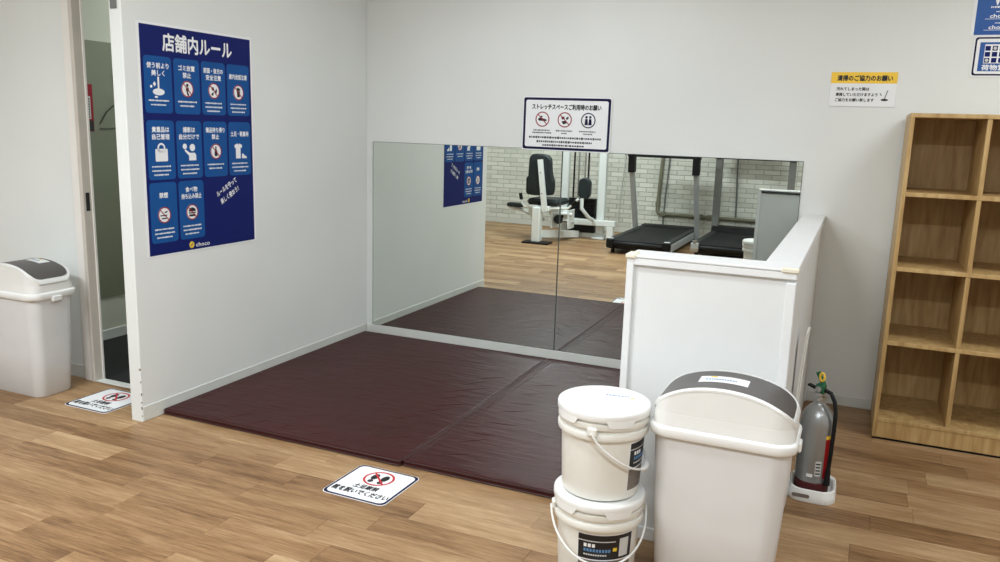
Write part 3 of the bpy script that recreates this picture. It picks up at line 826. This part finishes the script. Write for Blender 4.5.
# ------------------------------------------------------------------ prints: shared pictograms
def pictogram(kind, cx, cy, r, d, parent, ban=True, fig='black', name='icon', ring='ban'):
    """round pictogram: disc, figure, red (or dark) ring with bar"""
    root = G().prism(circ(r, cx, cy), d, d + .0003).build(name, 'paper', parent)
    d2 = d + .0006; g = G(); k = r
    def P(pts, g=g): g.prism([(cx + a * k, cy + b * k) for a, b in pts], d2, d2 + .0002)
    if kind == 'shoes':
        for sx in (-1, 1):
            P([(sx * .36 + a * .24, .16 + b * .42) for a, b in circ(1, n=20)])
            P([(sx * .34 + a * .18, -.46 + b * .2) for a, b in circ(1, n=16)])
    elif kind == 'litter':
        P(circ(.2, 0, .45, 16)); P([(-.2, .2), (.2, .2), (.28, -.3), (.1, -.25), (.12, -.62), (-.12, -.62), (-.1, -.25), (-.28, -.3)]); P(circ(.16, .1, -.68, 12))
    elif kind == 'impact':
        P([(-.5, .4), (-.1, .5), (.1, .1), (-.25, 0)]); P([(.1, -.1), (.5, .35), (.55, -.05), (.3, -.5)]); P([(-.35, -.25), (0, -.15), (-.15, -.6), (-.5, -.55)])
    elif kind == 'cup':
        P([(-.3, .2), (.3, .2), (.24, -.6), (-.24, -.6)]); P(circ(.24, -.08, .42, 14)); P(circ(.16, .2, .4, 12))
    elif kind == 'bottle':
        P([(-.1, .65), (.1, .65), (.12, .2), (.26, -.05), (.26, -.6), (-.26, -.6), (-.26, -.05), (-.12, .2)])
    elif kind == 'smoke':
        P([(-.65, -.12), (.4, -.12), (.4, .02), (-.65, .02)]); P([(.1, .2), (.5, .35), (.45, .5), (0, .35)]); P([(-.45, -.35), (.3, -.35), (.3, -.5), (-.45, -.5)])
    elif kind == 'burger':
        P([(.6 * math.cos(a), .08 + .5 * math.sin(a)) for a in [PI * i / 14 for i in range(15)]]); P([(-.62, -.02), (.62, -.02), (.55, -.18), (-.55, -.18)]); P(rrect(1.1, .26, .1, 4, 0, -.42))
    elif kind == 'shoe_side':
        P([(-.6, .1), (-.2, .25), (.1, .1), (.55, 0), (.62, -.25), (-.5, -.2), (-.62, -.05)]); P([(-.3, .35), (-.1, .5), (.02, .3), (-.2, .22)])
    elif kind == 'things':
        P([(-.5, .3), (-.1, .45), (0, .15), (-.35, 0)]); P([(.15, .2), (.5, .5), (.55, .2), (.3, -.05)]); P([(-.45, -.2), (.1, -.1), (.3, -.45), (-.2, -.6)])
    elif kind == 'pair':
        for sx in (-1, 1):
            P(circ(.17, sx * .26, .42, 14)); P([(sx * .26 - .16, .2), (sx * .26 + .16, .2), (sx * .26 + .24, -.6), (sx * .26 - .24, -.6)])
    g.build('figure', fig, root)
    g = G(); ring_flat(g, r * .86, r, cx, cy, d2 + .0004, d2 + .0006)
    if ban: seg(g, cx - r * .62, cy + r * .62, cx + r * .62, cy - r * .62, r * .13, d2 + .0004, d2 + .0006)
    g.build('ban_ring', ring if ban else 'navy_dark', root)
    return root

# ------------------------------------------------------------------ big rules poster on the partition wall
po = tag(on_left_wall('rules_poster', -1.932, 0.811), 'large navy poster with rounded blue rule cards on the white partition wall', 'poster')
po.matrix_world = po.matrix_world @ Matrix.Diagonal((1.016, 1.014, 1.0, 1.0))
PWd, PHt = 0.77, 1.10
G().box(0, PWd, 0, PHt, 0.0003, 0.0018).build('sheet', 'paper', po)
G().box(0.014, PWd - .012, 0.006, PHt - .012, 0.0018, 0.0022).build('navy_field', 'navy', po)
lettering('店舗内ルール', 0.465, 0.082, 0.383, 1.018, 0.0026, 'paper', po, bold=0.028, name='title')
cells = [(0, 0, ['使う前より', '美しく'], 'mop', 2), (1, 0, ['ゴミ放置', '禁止'], 'litter', 2), (2, 0, ['前面・後方の', '安全注意'], 'impact', 3), (3, 0, ['屋内迷惑注意'], 'cup', 3),
         (0, 1, ['貴重品は', '自己管理'], 'lock', 3), (1, 1, ['撮影は', '自分だけで'], 'selfie', 3), (2, 1, ['備品持ち帰り', '禁止'], 'bottle', 2), (3, 1, ['土足・靴着用'], 'shirt', 3),
         (0, 2, ['禁煙'], 'smoke', 3), (1, 2, ['食べ物', '持ち込み禁止'], 'burger', 3)]
rows_v = [(0.685, 0.949), (0.370, 0.652), (0.064, 0.357)]
for c_, r__, cap, ic, nl in cells:
    u0 = 0.030 + 0.1815 * c_; cw = 0.168; v0, v1 = rows_v[r__]; hh = v1 - v0; uc = u0 + cw / 2
    cd_ = G().prism(rrect(cw, hh, 0.018, 5, uc, (v0 + v1) / 2), 0.0022, 0.0028).build('card', 'card', po)
    for k, t in enumerate(cap):
        yy = v1 - 0.043 - 0.034 * k if len(cap) == 2 else v1 - 0.062
        lettering(t, min(0.135, 0.0265 * len(t)), 0.026, uc, yy, 0.0032, 'paper', cd_, bold=0.03, name='caption')
    yi = v0 + hh * 0.46; d = 0.0030
    if ic in ('mop', 'lock', 'selfie', 'shirt'):
        g = G()
        if ic == 'mop':
            g.box(uc - .005, uc + .005, yi - .01, yi + .048, d, d + .0003); g.prism(circ(0.036, uc, yi - .022, 24, 0.016), d, d + .0003)
            g.prism([(uc - .034, yi + .014), (uc - .024, yi + .026), (uc - .014, yi + .014), (uc - .024, yi + .002)], d, d + .0003)
            g.prism(circ(0.010, uc - .016, yi - .046, 14, .005), d, d + .0003); g.prism(circ(.007, uc - .044, yi + .002, 12), d, d + .0003)
        elif ic == 'lock':
            g.prism(rrect(0.076, 0.060, 0.006, 4, uc, yi - .012), d, d + .0003); ring_flat(g, 0.015, 0.024, uc, yi + .022, d, d + .0003)
        elif ic == 'selfie':
            g.prism(circ(0.018, uc + .018, yi + .022, 20), d, d + .0003)
            g.prism([(uc - .006, yi - .042), (uc + .042, yi - .042), (uc + .042, yi - .016), (uc + .034, yi - .004), (uc, yi - .004), (uc - .030, yi + .014), (uc - .034, yi + .006), (uc - .006, yi - .018)], d, d + .0003)
            g.prism(circ(0.014, uc - .032, yi + .028, 14), d, d + .0003)
        else:
            g.prism([(uc - .042, yi + .030), (uc - .020, yi + .040), (uc - .012, yi + .032), (uc - .004, yi + .040), (uc + .018, yi + .030), (uc + .012, yi + .014), (uc + .004, yi + .018), (uc + .004, yi - .040), (uc - .032, yi - .040), (uc - .032, yi + .018), (uc - .038, yi + .014)], d, d + .0003)
            g.prism([(uc + .014, yi - .040), (uc + .052, yi - .040), (uc + .050, yi - .030), (uc + .034, yi - .024), (uc + .022, yi - .012), (uc + .014, yi - .020)], d, d + .0003)
        g.build('icon', 'paper', cd_)
    else: pictogram(ic, uc, yi, 0.040, d, cd_)
    nl_ = [(uc - 0.062 + .012 * (k == nl - 1), uc + 0.062 - .016 * (k == nl - 1), v0 + hh * 0.225 - 0.020 * k) for k in range(nl)]
    fine_print(nl_, 0.0085, 0.0031, 'paper', cd_)
lettering('ルールを守って', 0.165, 0.030, 0.548, 0.312, 0.0026, 'paper', po, rot=0.47, bold=0.03, name='slogan')
lettering('楽しく使おう！', 0.150, 0.030, 0.570, 0.268, 0.0026, 'paper', po, rot=0.47, bold=0.03, name='slogan')
g = G(); g.prism(circ(0.017, 0.285, 0.032, 20), 0.0022, 0.0027); lg = g.build('emblem', 'gold', po)
g = G(); seg(g, 0.276, 0.025, 0.294, 0.040, 0.004, 0.0027, 0.0029); g.build('emblem_mark', 'navy', lg)
lettering('choco', 0.095, 0.021, 0.362, 0.029, 0.0026, 'paper', po, bold=0.01, name='wordmark')

# ------------------------------------------------------------------ stretch-space sign over the mirrors
ss = tag(on_back_wall('stretch_area_sign', 1.157, 1.355, 0.0), 'white navy-framed notice with three round pictograms above the mirrors', 'sign')
ss.matrix_world = ss.matrix_world @ Matrix.Rotation(math.radians(-0.2), 4, 'Z')
SW, SH = 0.573, 0.327
def framed(root, W, H, border, d0, d1, mid='paper', brd='navy_dark', lip=0.006, rr=0.012):
    G().prism(rrect(W, H, rr, 5, W / 2, H / 2), d0, d1).build('board', 'paper', root)
    G().prism(rrect(W - 2 * lip, H - 2 * lip, rr, 5, W / 2, H / 2), d1, d1 + .0006).build('border', brd, root)
    G().prism(rrect(W - 2 * lip - 2 * border, H - 2 * lip - 2 * border, rr, 5, W / 2, H / 2), d1 + .0006, d1 + .0012).build('field', mid, root)
framed(ss, SW, SH, 0.015, 0.0070, 0.010)
D = 0.0116
lettering('ストレッチスペースご利用時のお願い', 0.445, 0.032, 0.285, 0.266, D, 'black', ss, bold=0.05)
for cx, k, ban in ((0.133, 'shoe_side', True), (0.279, 'things', True), (0.430, 'pair', False)):
    pictogram(k, cx, 0.190, 0.046, D - .0002, ss, ban, 'black' if ban else 'navy_dark')
for ls_ in ([(0.075, 0.19, 0.123), (0.07, 0.195, 0.108)], [(0.225, 0.335, 0.123), (0.26, 0.30, 0.108)], [(0.375, 0.485, 0.123), (0.40, 0.46, 0.108)]): fine_print(ls_, 0.009, D, 'black', ss)
for ln_ in ((0.048, 0.52, 0.080), (0.10, 0.46, 0.055), (0.14, 0.41, 0.033)): fine_print([ln_], 0.014, D, 'black', ss)

# ------------------------------------------------------------------ cleaning notice
cn = tag(on_back_wall('cleaning_notice', 2.933, 1.656), 'small white notice with a yellow heading band on the back wall', 'sign')
G().box(0, 0.322, 0, 0.178, 0.0003, 0.004, 0.0006).build('sheet', 'paper', cn)
G().box(0, 0.322, 0.120, 0.178, 0.004, 0.0046).build('heading_band', 'yellow', cn)
lettering('清掃のご協力のお願い', 0.268, 0.029, 0.165, 0.147, 0.005, 'black', cn, bold=0.045)
lettering('汚れてしまった際は', 0.160, 0.017, 0.112, 0.091, 0.0046, 'black', cn, bold=0.035)
lettering('清掃していただけますよう', 0.205, 0.017, 0.132, 0.062, 0.0046, 'black', cn, bold=0.035)
lettering('ご協力をお願い致します', 0.190, 0.017, 0.124, 0.034, 0.0046, 'black', cn, bold=0.035)
g = G(); seg(g, 0.282, 0.085, 0.270, 0.040, 0.004, 0.004, 0.0044); g.prism(circ(0.018, 0.270, 0.036, 20, 0.006), 0.004, 0.0045); seg(g, 0.246, 0.070, 0.254, 0.058, 0.004, 0.004, 0.0044)
g.build('mop_icon', 'black', cn)

# ------------------------------------------------------------------ luggage sign and wifi sign, upper right
ls = tag(on_back_wall('luggage_sign', 3.580, 1.812), 'white navy-framed sign with a blue locker pictogram at the right edge', 'sign')
framed(ls, 0.36, 0.200, 0.008, 0.0005, 0.003, lip=0.007)
G().box(0.030, 0.33, 0.028, 0.168, 0.0042, 0.0047).build('blue_field', 'signblue', ls)
g = G(); g.box(0.052, 0.21, 0.066, 0.158, 0.0047, 0.0050); gr_ = g.build('locker_icon', 'paper', ls)
for i in range(5):
    for j in range(3):
        cx = 0.066 + 0.031 * i; cy = 0.081 + 0.029 * j
        G().box(cx - .0115, cx + .0115, cy - .0115, cy + .0115, 0.0050, 0.0053).build('locker_cell', 'navy', gr_)
        if (i, j) in ((0, 0), (1, 2), (3, 1)): G().prism(circ(.008, cx, cy, 12), 0.0053, 0.0055).build('locker_bag', 'grey_print', gr_)
lettering('荷物置き場', 0.175, 0.027, 0.135, 0.046, 0.0050, 'paper', ls, bold=0.03)
ws = tag(on_back_wall('wifi_sign', 3.560, 2.016), 'blue sign with white lettering above the locker sign', 'sign')
G().box(0.0, 0.36, 0, 0.46, 0.0003, 0.002).build('sheet', 'paper', ws)
G().box(0.014, 0.36, 0.0, 0.446, 0.002, 0.0025).build('blue_field', 'signblue', ws)
lettering('Wi-Fi', 0.16, 0.07, 0.160, 0.178, 0.0029, 'paper', ws, bold=0.03)
fine_print([(0.075, 0.25, 0.132)], 0.010, 0.0029, 'paper', ws)
lettering('choco', 0.085, 0.018, 0.118, 0.090, 0.0029, 'paper', ws, bold=0.02, name='wordmark')
lettering('choco', 0.085, 0.018, 0.118, 0.036, 0.0029, 'paper', ws, bold=0.02, name='wordmark')
fine_print([(0.10, 0.25, 0.110), (0.10, 0.25, 0.056)], 0.006, 0.0029, 'paper', ws)
g = G(); g.box(0.055, 0.32, 0.0745, 0.0765, 0.0025, 0.0028); g.box(0.055, 0.32, 0.0215, 0.0235, 0.0025, 0.0028); g.build('rule_line', 'paper', ws)

# ------------------------------------------------------------------ floor signs
def floor_sign(x, y, rz, label):
    r = tag(empty('floor_sign', (x, y, 0), rz), label, 'floor sign', 'no outdoor shoes floor signs')
    W = 0.303
    framed(r, W, W, 0.010, 0.0003, 0.0022, lip=0.0025, rr=0.026, brd='navy_dark')
    pictogram('shoes', 0.152, 0.205, 0.068, 0.0036, r, ring='red')
    lettering('土足厳禁', 0.116, 0.036, 0.150, 0.112, 0.0038, 'black', r, bold=0.045)
    lettering('靴を脱いでください', 0.266, 0.040, 0.154, 0.062, 0.0038, 'black', r, bold=0.045)
floor_sign(1.232, -2.246, math.radians(-1.0), 'square no-shoes floor sign with navy border in front of the maroon mats')
floor_sign(-0.552, -2.024, 0, 'square no-shoes floor sign by the doorway next to the bin')

# ------------------------------------------------------------------ strip and wires in the small room
wsn = tag(empty('warning_strip', (XI + 0.0065, -1.066, 1.40)), 'narrow red and white strip on the wall inside the doorway', 'sign')
G().box(0, 0.003, 0, 0.050, -0.02, 0.275, 0.0008).build('strip', 'ban', wsn)
G().box(0.003, 0.0036, 0.004, 0.030, 0.06, 0.20).build('white_field', 'grey_print', wsn)
G().box(0.003, 0.0036, 0.003, 0.047, -0.017, 0.05).build('black_field', 'black', wsn)
g = G()
for k in range(8): g.box(0.0036, 0.004, 0.010, 0.024, 0.066 + .016 * k, 0.075 + .016 * k)
g.build('fine_print', 'black', wsn)
tw = tag(empty('wall_wire', (XI + 0.006, -1.0, 1.38)), 'thin dark wires running over the wall inside the doorway', 'wire')
G().tube([(0.004, 0.03, 0.05), (0.004, 0.08, 0.12), (0.004, 0.13, 0.16), (0.004, 0.19, 0.20), (0.004, 0.20, 0.27), (0.004, 0.16, 0.32), (0.004, 0.15, 0.37)], 0.004, 6).build('wire', 'twig', tw, 60)
G().tube([(0.004, 0.03, 0.02), (0.004, 0.12, 0.02), (0.004, 0.24, 0.04), (0.004, 0.5, 0.03)], 0.004, 6).build('wire', 'twig', tw, 60)
G().tube([(0.004, 0.20, 0.27), (0.004, 0.24, 0.33), (0.004, 0.26, 0.42)], 0.004, 6).build('wire', 'twig', tw, 60)

# ------------------------------------------------------------------ treadmills (seen in the mirror)
def treadmill(label, x0, x1, y0, y1, ztop, up_y0, up_y1, style):
    """deck from y0 (rear, towards the mirror) to y1 (front, towards the brick wall)"""
    r = tag(empty('treadmill', ((x0 + x1) / 2, (y0 + y1) / 2, 0)), label, 'treadmill', 'treadmills by the brick wall')
    ox, oy = (x0 + x1) / 2, (y0 + y1) / 2
    X0, X1, Ya, Yb = x0 - ox, x1 - ox, y0 - oy, y1 - oy      # Ya > Yb
    RW = 0.085
    G().box(X0 + RW, X1 - RW, Yb + .30, Ya - .03, ztop - .055, ztop - .012, 0.006).build('belt', 'belt', r)
    G().box(X0 + .02, X1 - .02, Yb + .05, Ya - .05, 0.06, ztop - .056, 0.006).build('deck_frame', 'rubber', r)
    for sg, xa, xb in ((-1, X0, X0 + RW), (1, X1 - RW, X1)):
        rl = G().box(xa, xb, Yb + .28, Ya - .04, ztop - .05, ztop, 0.012).build('side_rail', 'tmdark', r)
        G().box(xb - .001 if sg > 0 else xa - .012, xb + .012 if sg > 0 else xa + .001, Yb + .3, Ya - .06, 0.07, ztop - .022, 0.005).build('side_trim', 'tmgrey', rl)
        ec = G().box(xa - .004, xb + .004, Ya - .06, Ya, 0.07, ztop + .004, 0.012).build('end_cap', 'rubber' if style == 1 else 'tmgrey', r)
        if style == 1: G().box(xa + .01, xb - .005, Ya - .058, Ya - .028, ztop + .004, ztop + .0075, 0.002).build('end_cap_mark', 'paper', ec)
        else:
            G().box(xa - .006, xb + .006, Ya - .012, Ya + .004, 0.085, ztop - .06, 0.004).build('end_cap_plate', 'steel', ec)
            G().lathe([(0.03, 0), (0.034, .003), (0.034, .022), (0.02, .03)], 18, Matrix.Translation(((xa + xb) / 2, Ya - .03, ztop + .002))).build('end_cap_knob', 'steel', ec, 40)
    G().lathe([(0.038, 0), (0.04, .003), (0.04, X1 - X0 - 2 * RW - .003), (0.038, X1 - X0 - 2 * RW)], 16, Matrix.Translation((X0 + RW, Ya - .05, ztop - .062)) @ Matrix.Rotation(PI / 2, 4, 'Y')).build('rear_roller', 'rubber', r, 40)
    for xx in (X0 + .05, X1 - .05):
        for yy in (Ya - .14, Yb + .16):
            G().lathe([(0.022, 0), (0.026, .004), (0.022, .06)], 14, Matrix.Translation((xx, yy, 0))).build('foot', 'rubber', r, 40)
    # motor hood at the front
    R = []
    hz = ztop + (0.012 if style == 1 else 0.055)
    for yy, zz in ((Ya * 0 + Yb + .31, ztop - .01), (Yb + .24, hz), (Yb + .06, hz), (Yb, ztop - .06), (Yb, 0.05)):
        R.append((yy, zz))
    prof = R + [(Yb + .31, 0.05)]
    g = G(); g.loft([[(X0 + (.02 if style == 1 else -.0), a, b) for a, b in prof], [(X1 - (.02 if style == 1 else -.0), a, b) for a, b in prof]])
    g.build('motor_hood', 'rubber', r)
    # uprights
    uy0, uy1 = up_y0 - oy, up_y1 - oy
    ux0, ux1 = (X0 - .02, X1 + .045) if style == 1 else (X0 + .02, X1 - .02)
    wU, dU = (0.055, 0.075) if style == 1 else (0.085, 0.11)
    top = 0.97 if style == 1 else 1.17
    for xx in (ux0, ux1):
        zb = 0.02 if (style == 1) else ztop - .02
        u = G(); u.bar((xx, uy0, zb), (xx, uy1, top), wU, dU); u.build('upright', 'tmgrey' if style == 1 else 'tmmid', r)
        if style == 1: G().bar((xx, uy1 - .0, 0.945), (xx, uy1 + .02, 1.20), 0.085, 0.10).build('grip_sleeve', 'rubber', r)
        G().tube([(xx, uy1 + .03, 1.185), (xx, uy1 + .25, 1.20), (xx, uy1 + .36, 1.195)], 0.017, 10).build('handrail', 'rubber', r, 60)
    if style == 1:
        for xx in (ux0, ux1): G().box(xx - .045, xx + .045, uy0 - .18, uy0 + .18, 0.0, 0.03, 0.006).build('upright_foot', 'tmgrey', r)
    g = G(); g.bar((ux0 - .05, uy1 + .01, 1.172), (ux1 + .05, uy1 + .01, 1.172), 0.12, 0.05); g.build('crossbar', 'rubber', r)
    cs = G(); cs.loft([[(ux0, uy1 - .03, 1.20), (ux1, uy1 - .03, 1.20), (ux1, uy1 + .09, 1.21), (ux0, uy1 + .09, 1.21)],
                       [(ux0 + .06, uy1 - .12, 1.44), (ux1 - .06, uy1 - .12, 1.44), (ux1 - .06, uy1 - .06, 1.45), (ux0 + .06, uy1 - .06, 1.45)]])
    co = cs.build('console', 'tmdark', r)
    return r
treadmill('black treadmill with slim silver uprights, left of the two in the mirror', 0.372, 1.150, -4.75, -6.66, 0.185, -6.30, -5.86, 1)
treadmill('dark treadmill with thick grey uprights, right of the two in the mirror', 1.350, 2.330, -5.00, -6.70, 0.185, -6.60, -6.58, 2)

# pipes and cables on the brick wall
pp = tag(empty('wall_pipe', (0.5, YB + 0.035, 0)), 'grey bent pipe fixed along the white brick wall', 'pipe')
G().tube([(0.03, 0, 2.6), (0.03, 0, 1.1), (0.0, 0, 0.45), (0.0, 0, 0.36), (0.02, 0, 0.325), (0.06, 0, 0.315), (2.3, 0, 0.30)], 0.026, 12).build('pipe_run', 'pipe', pp, 60)
for c_ in ((-0.0, 0.46), (0.09, 0.314), (0.62, 0.311), (0.74, 0.31)):
    G().box(c_[0] - .03, c_[0] + .03, -0.036, 0.03, c_[1] - .034, c_[1] + .034, 0.008).build('pipe_joint', 'pipe', pp)
def cable(name, lab, pts, rad, m, grp):
    o = G().tube(pts, rad, 8).build(name, m, None, 60); tag(o, lab, 'cable', grp); return o
cable('power_cable', 'thin grey cable hanging down the brick wall behind the left treadmill', [(0.66, YB + .02, 2.6), (0.63, YB + .02, 1.12), (0.60, YB + .02, 0.6), (0.585, YB + .02, 0.10)], 0.011, 'tmmid', 'cables on the brick wall')
cable('power_cable', 'thin grey cable hanging down the brick wall behind the right treadmill', [(1.55, YB + .02, 2.6), (1.565, YB + .02, 1.13), (1.59, YB + .02, 0.6), (1.60, YB + .02, 0.33)], 0.011, 'tmmid', 'cables on the brick wall')
cable('power_cable', 'thin pale cable hanging down the brick wall left of the treadmills', [(0.02, YB + .02, 2.6), (-0.02, YB + .02, 1.12), (-0.06, YB + .02, 0.6), (-0.09, YB + .02, 0.1)], 0.010, 'base', 'cables on the brick wall')

# ------------------------------------------------------------------ seated leg machine (seen in the mirror)
mc = tag(empty('leg_machine', (-0.66, -5.06, 0)), 'white seated leg machine with dark grey pads, seen in the mirror', 'gym machine')
def mp(n, m, g, sm=None, parent=mc):
    g.v = [(x + 0.66, -y + 5.06, z) for x, y, z in g.v]     # designed with y measured from the mirror plane
    return g.build(n, m, parent, sm)
mp('base_plate', 'rubber', G().box(-0.83, -0.47, 4.96, 5.16, 0.0, 0.022, 0.004))
mp('front_post', 'gym', G().box(-0.715, -0.605, 5.0, 5.12, 0.022, 0.475, 0.01))
bp = mp('back_post', 'gym', G().bar((-0.560, 5.06, 0.42), (-0.635, 5.03, 1.085), 0.062, 0.05))
g = G()
for t in (.35, .75): g.lathe([(0.007, 0), (0.007, 0.004)], 10, Matrix.Translation((-0.560 - .075 * t, 5.03 - .025 - .0, 0.42 + .665 * t)) @ Matrix.Rotation(PI / 2, 4, 'X'))
mp('bolt', 'rubber', g, parent=bp)
# backrest pad: wider below, rounded
g = G(); rings = []
outl = [(-0.29 / 2, 1.160), (0.29 / 2, 1.150), (0.155, 0.92), (0.195, 0.80), (0.185, 0.655), (0.15, 0.625), (-0.13, 0.615), (-0.165, 0.66), (-0.16, 0.92)]
def smooth_poly(pts, it=2):
    for _ in range(it):
        q = []
        for i in range(len(pts)):
            a, b = pts[i], pts[(i + 1) % len(pts)]
            q += [(a[0] * .8 + b[0] * .2, a[1] * .8 + b[1] * .2), (a[0] * .2 + b[0] * .8, a[1] * .2 + b[1] * .8)]
        pts = q
    return pts
so = smooth_poly(outl, 3); cxp = sum(p[0] for p in so) / len(so); cyp = sum(p[1] for p in so) / len(so)
for ins, yy in ((.88, 5.075), (1.0, 5.09), (1.0, 5.15), (.88, 5.17)):
    rings.append([(-0.65 + cxp + (p[0] - cxp) * ins, yy + (p[1] - .6) * -0.06, cyp + (p[1] - cyp) * (1 - (1 - ins) * .6)) for p in so])
g.loft(rings); mp('backrest_pad', 'gympad', g, 35)
def pad(cx, cy, cz, w_, t_, h_, r0=.05):
    g = G(); rg = []
    for ins, yy in ((.8, -t_ / 2), (1, -t_ / 2 + .015), (1, t_ / 2 - .015), (.8, t_ / 2)):
        rg.append([(cx + p[0] * ins, cy + yy, cz + p[1] * (1 - (1 - ins) * .5)) for p in rrect(w_, h_, r0, 6)])
    g.loft(rg); return g
mp('side_pad', 'gympad', pad(-0.860, 5.32, 0.735, 0.10, 0.16, 0.25), 35)
mp('seat_pad', 'gympad', G().box(-0.86, -0.42, 5.17, 5.62, 0.485, 0.57, 0.03))
mp('seat_frame', 'gym', G().box(-0.72, -0.52, 5.10, 5.58, 0.42, 0.484, 0.01))
mp('thigh_pad', 'gympad', pad(-0.235, 5.70, 0.700, 0.165, 0.10, 0.285, .08), 35)
mp('thigh_pad', 'gympad', pad(-1.20, 5.62, 0.425, 0.24, 0.10, 0.06, .03), 35)
mp('lever_arm', 'gym', G().tube([(-0.245, 5.62, 0.57), (-0.245, 5.62, 0.44), (-0.15, 5.66, 0.315), (-0.13, 5.80, 0.27)], 0.026, 10), 60)
mp('lever_arm', 'gym', G().tube([(-1.33, 5.70, 0.390), (-1.10, 5.64, 0.355), (-0.85, 5.52, 0.30), (-0.72, 5.45, 0.27)], 0.024, 10), 60)
mp('grip_bar', 'gym', G().tube([(-0.950, 5.18, 0.600), (-0.925, 5.18, 0.50), (-0.89, 5.18, 0.455), (-0.75, 5.18, 0.44), (-0.60, 5.16, 0.445), (-0.28, 5.18, 0.470), (-0.20, 5.18, 0.55), (-0.15, 5.18, 0.60)], 0.017, 10), 60)
mp('grip', 'rubber', G().tube([(-0.938, 5.18, 0.545), (-0.956, 5.18, 0.63)], 0.024, 10), 60)
mp('grip', 'rubber', G().tube([(-0.235, 5.18, 0.515), (-0.175, 5.18, 0.575)], 0.024, 10), 60)
mp('pivot_disc', 'gym', G().lathe([(0.06, 0), (0.07, .008), (0.07, .03), (0.03, .04)], 20, Matrix.Translation((-0.84, 5.40, 0.365)) @ Matrix.Rotation(PI / 2, 4, 'X')), 40)
mp('pivot_disc', 'gym', G().lathe([(0.06, 0), (0.07, .008), (0.07, .03), (0.03, .04)], 20, Matrix.Translation((-0.40, 5.40, 0.365)) @ Matrix.Rotation(PI / 2, 4, 'X')), 40)
mp('cam_plate', 'gym', G().box(-0.56, -0.545, 5.30, 5.55, 0.18, 0.43, 0.004))
mp('cam_plate', 'gym', G().box(-0.33, -0.315, 5.30, 5.55, 0.18, 0.43, 0.004))
mp('cam_shaft', 'gym', G().tube([(-0.60, 5.36, 0.375), (-0.28, 5.36, 0.375)], 0.022, 10), 60)
mp('cam_shaft', 'steel', G().tube([(-0.60, 5.45, 0.26), (-0.28, 5.45, 0.26)], 0.016, 10), 60)
mp('cam_wheel', 'gympad', G().lathe([(0.05, 0), (0.062, .006), (0.062, .024), (0.04, .03)], 18, Matrix.Translation((-0.47, 5.36, 0.30)) @ Matrix.Rotation(PI / 2, 4, 'X')), 40)
mp('selector_knob', 'rubber', G().lathe([(0.018, 0), (0.024, .01), (0.018, .03)], 12, Matrix.Translation((-0.40, 5.30, 0.35)) @ Matrix.Rotation(PI / 2, 4, 'X')), 40)
mp('cross_beam', 'gym', G().box(-0.62, 0.16, 5.84, 5.94, 0.190, 0.270, 0.008))
mp('floor_beam', 'gym', G().bar((-0.64, 5.12, 0.12), (-0.40, 5.92, 0.05), 0.09, 0.09))
mp('floor_beam', 'gym', G().box(-0.66, 0.06, 5.98, 6.08, 0.0, 0.075, 0.008))
tp = mp('tower_post', 'gym', G().box(-0.135, -0.03, 5.95, 6.05, 0.075, 1.78, 0.01))
mp('post_foot', 'gym', G().box(-0.17, 0.0, 5.88, 6.10, 0.0, 0.03, 0.006), None, tp)
mp('tower_post', 'gym', G().box(-0.66, -0.565, 5.95, 6.05, 0.075, 1.78, 0.01))
mp('tower_head', 'gym', G().box(-0.66, -0.03, 5.95, 6.05, 1.78, 1.88, 0.01))
for xx in (-0.49, -0.285): mp('guide_cable', 'rubber', G().tube([(xx, 5.98, 0.55), (xx, 5.98, 1.79)], 0.013, 8), 60)
for xx in (-0.43, -0.34): mp('guide_rod', 'steel', G().tube([(xx, 6.0, 0.075), (xx, 6.0, 1.79)], 0.012, 8), 60)
for k in range(9):
    mp('weight_plate', 'rubber', G().box(-0.545, -0.165, 5.955, 6.06, 0.275 + .030 * k, 0.302 + .030 * k, 0.003))
mp('stack_base', 'rubber', G().box(-0.545, -0.165, 5.955, 6.06, 0.075, 0.27, 0.006))
mp('beam_foot', 'gym', G().box(0.05, 0.14, 5.84, 5.94, 0.0, 0.190, 0.006))
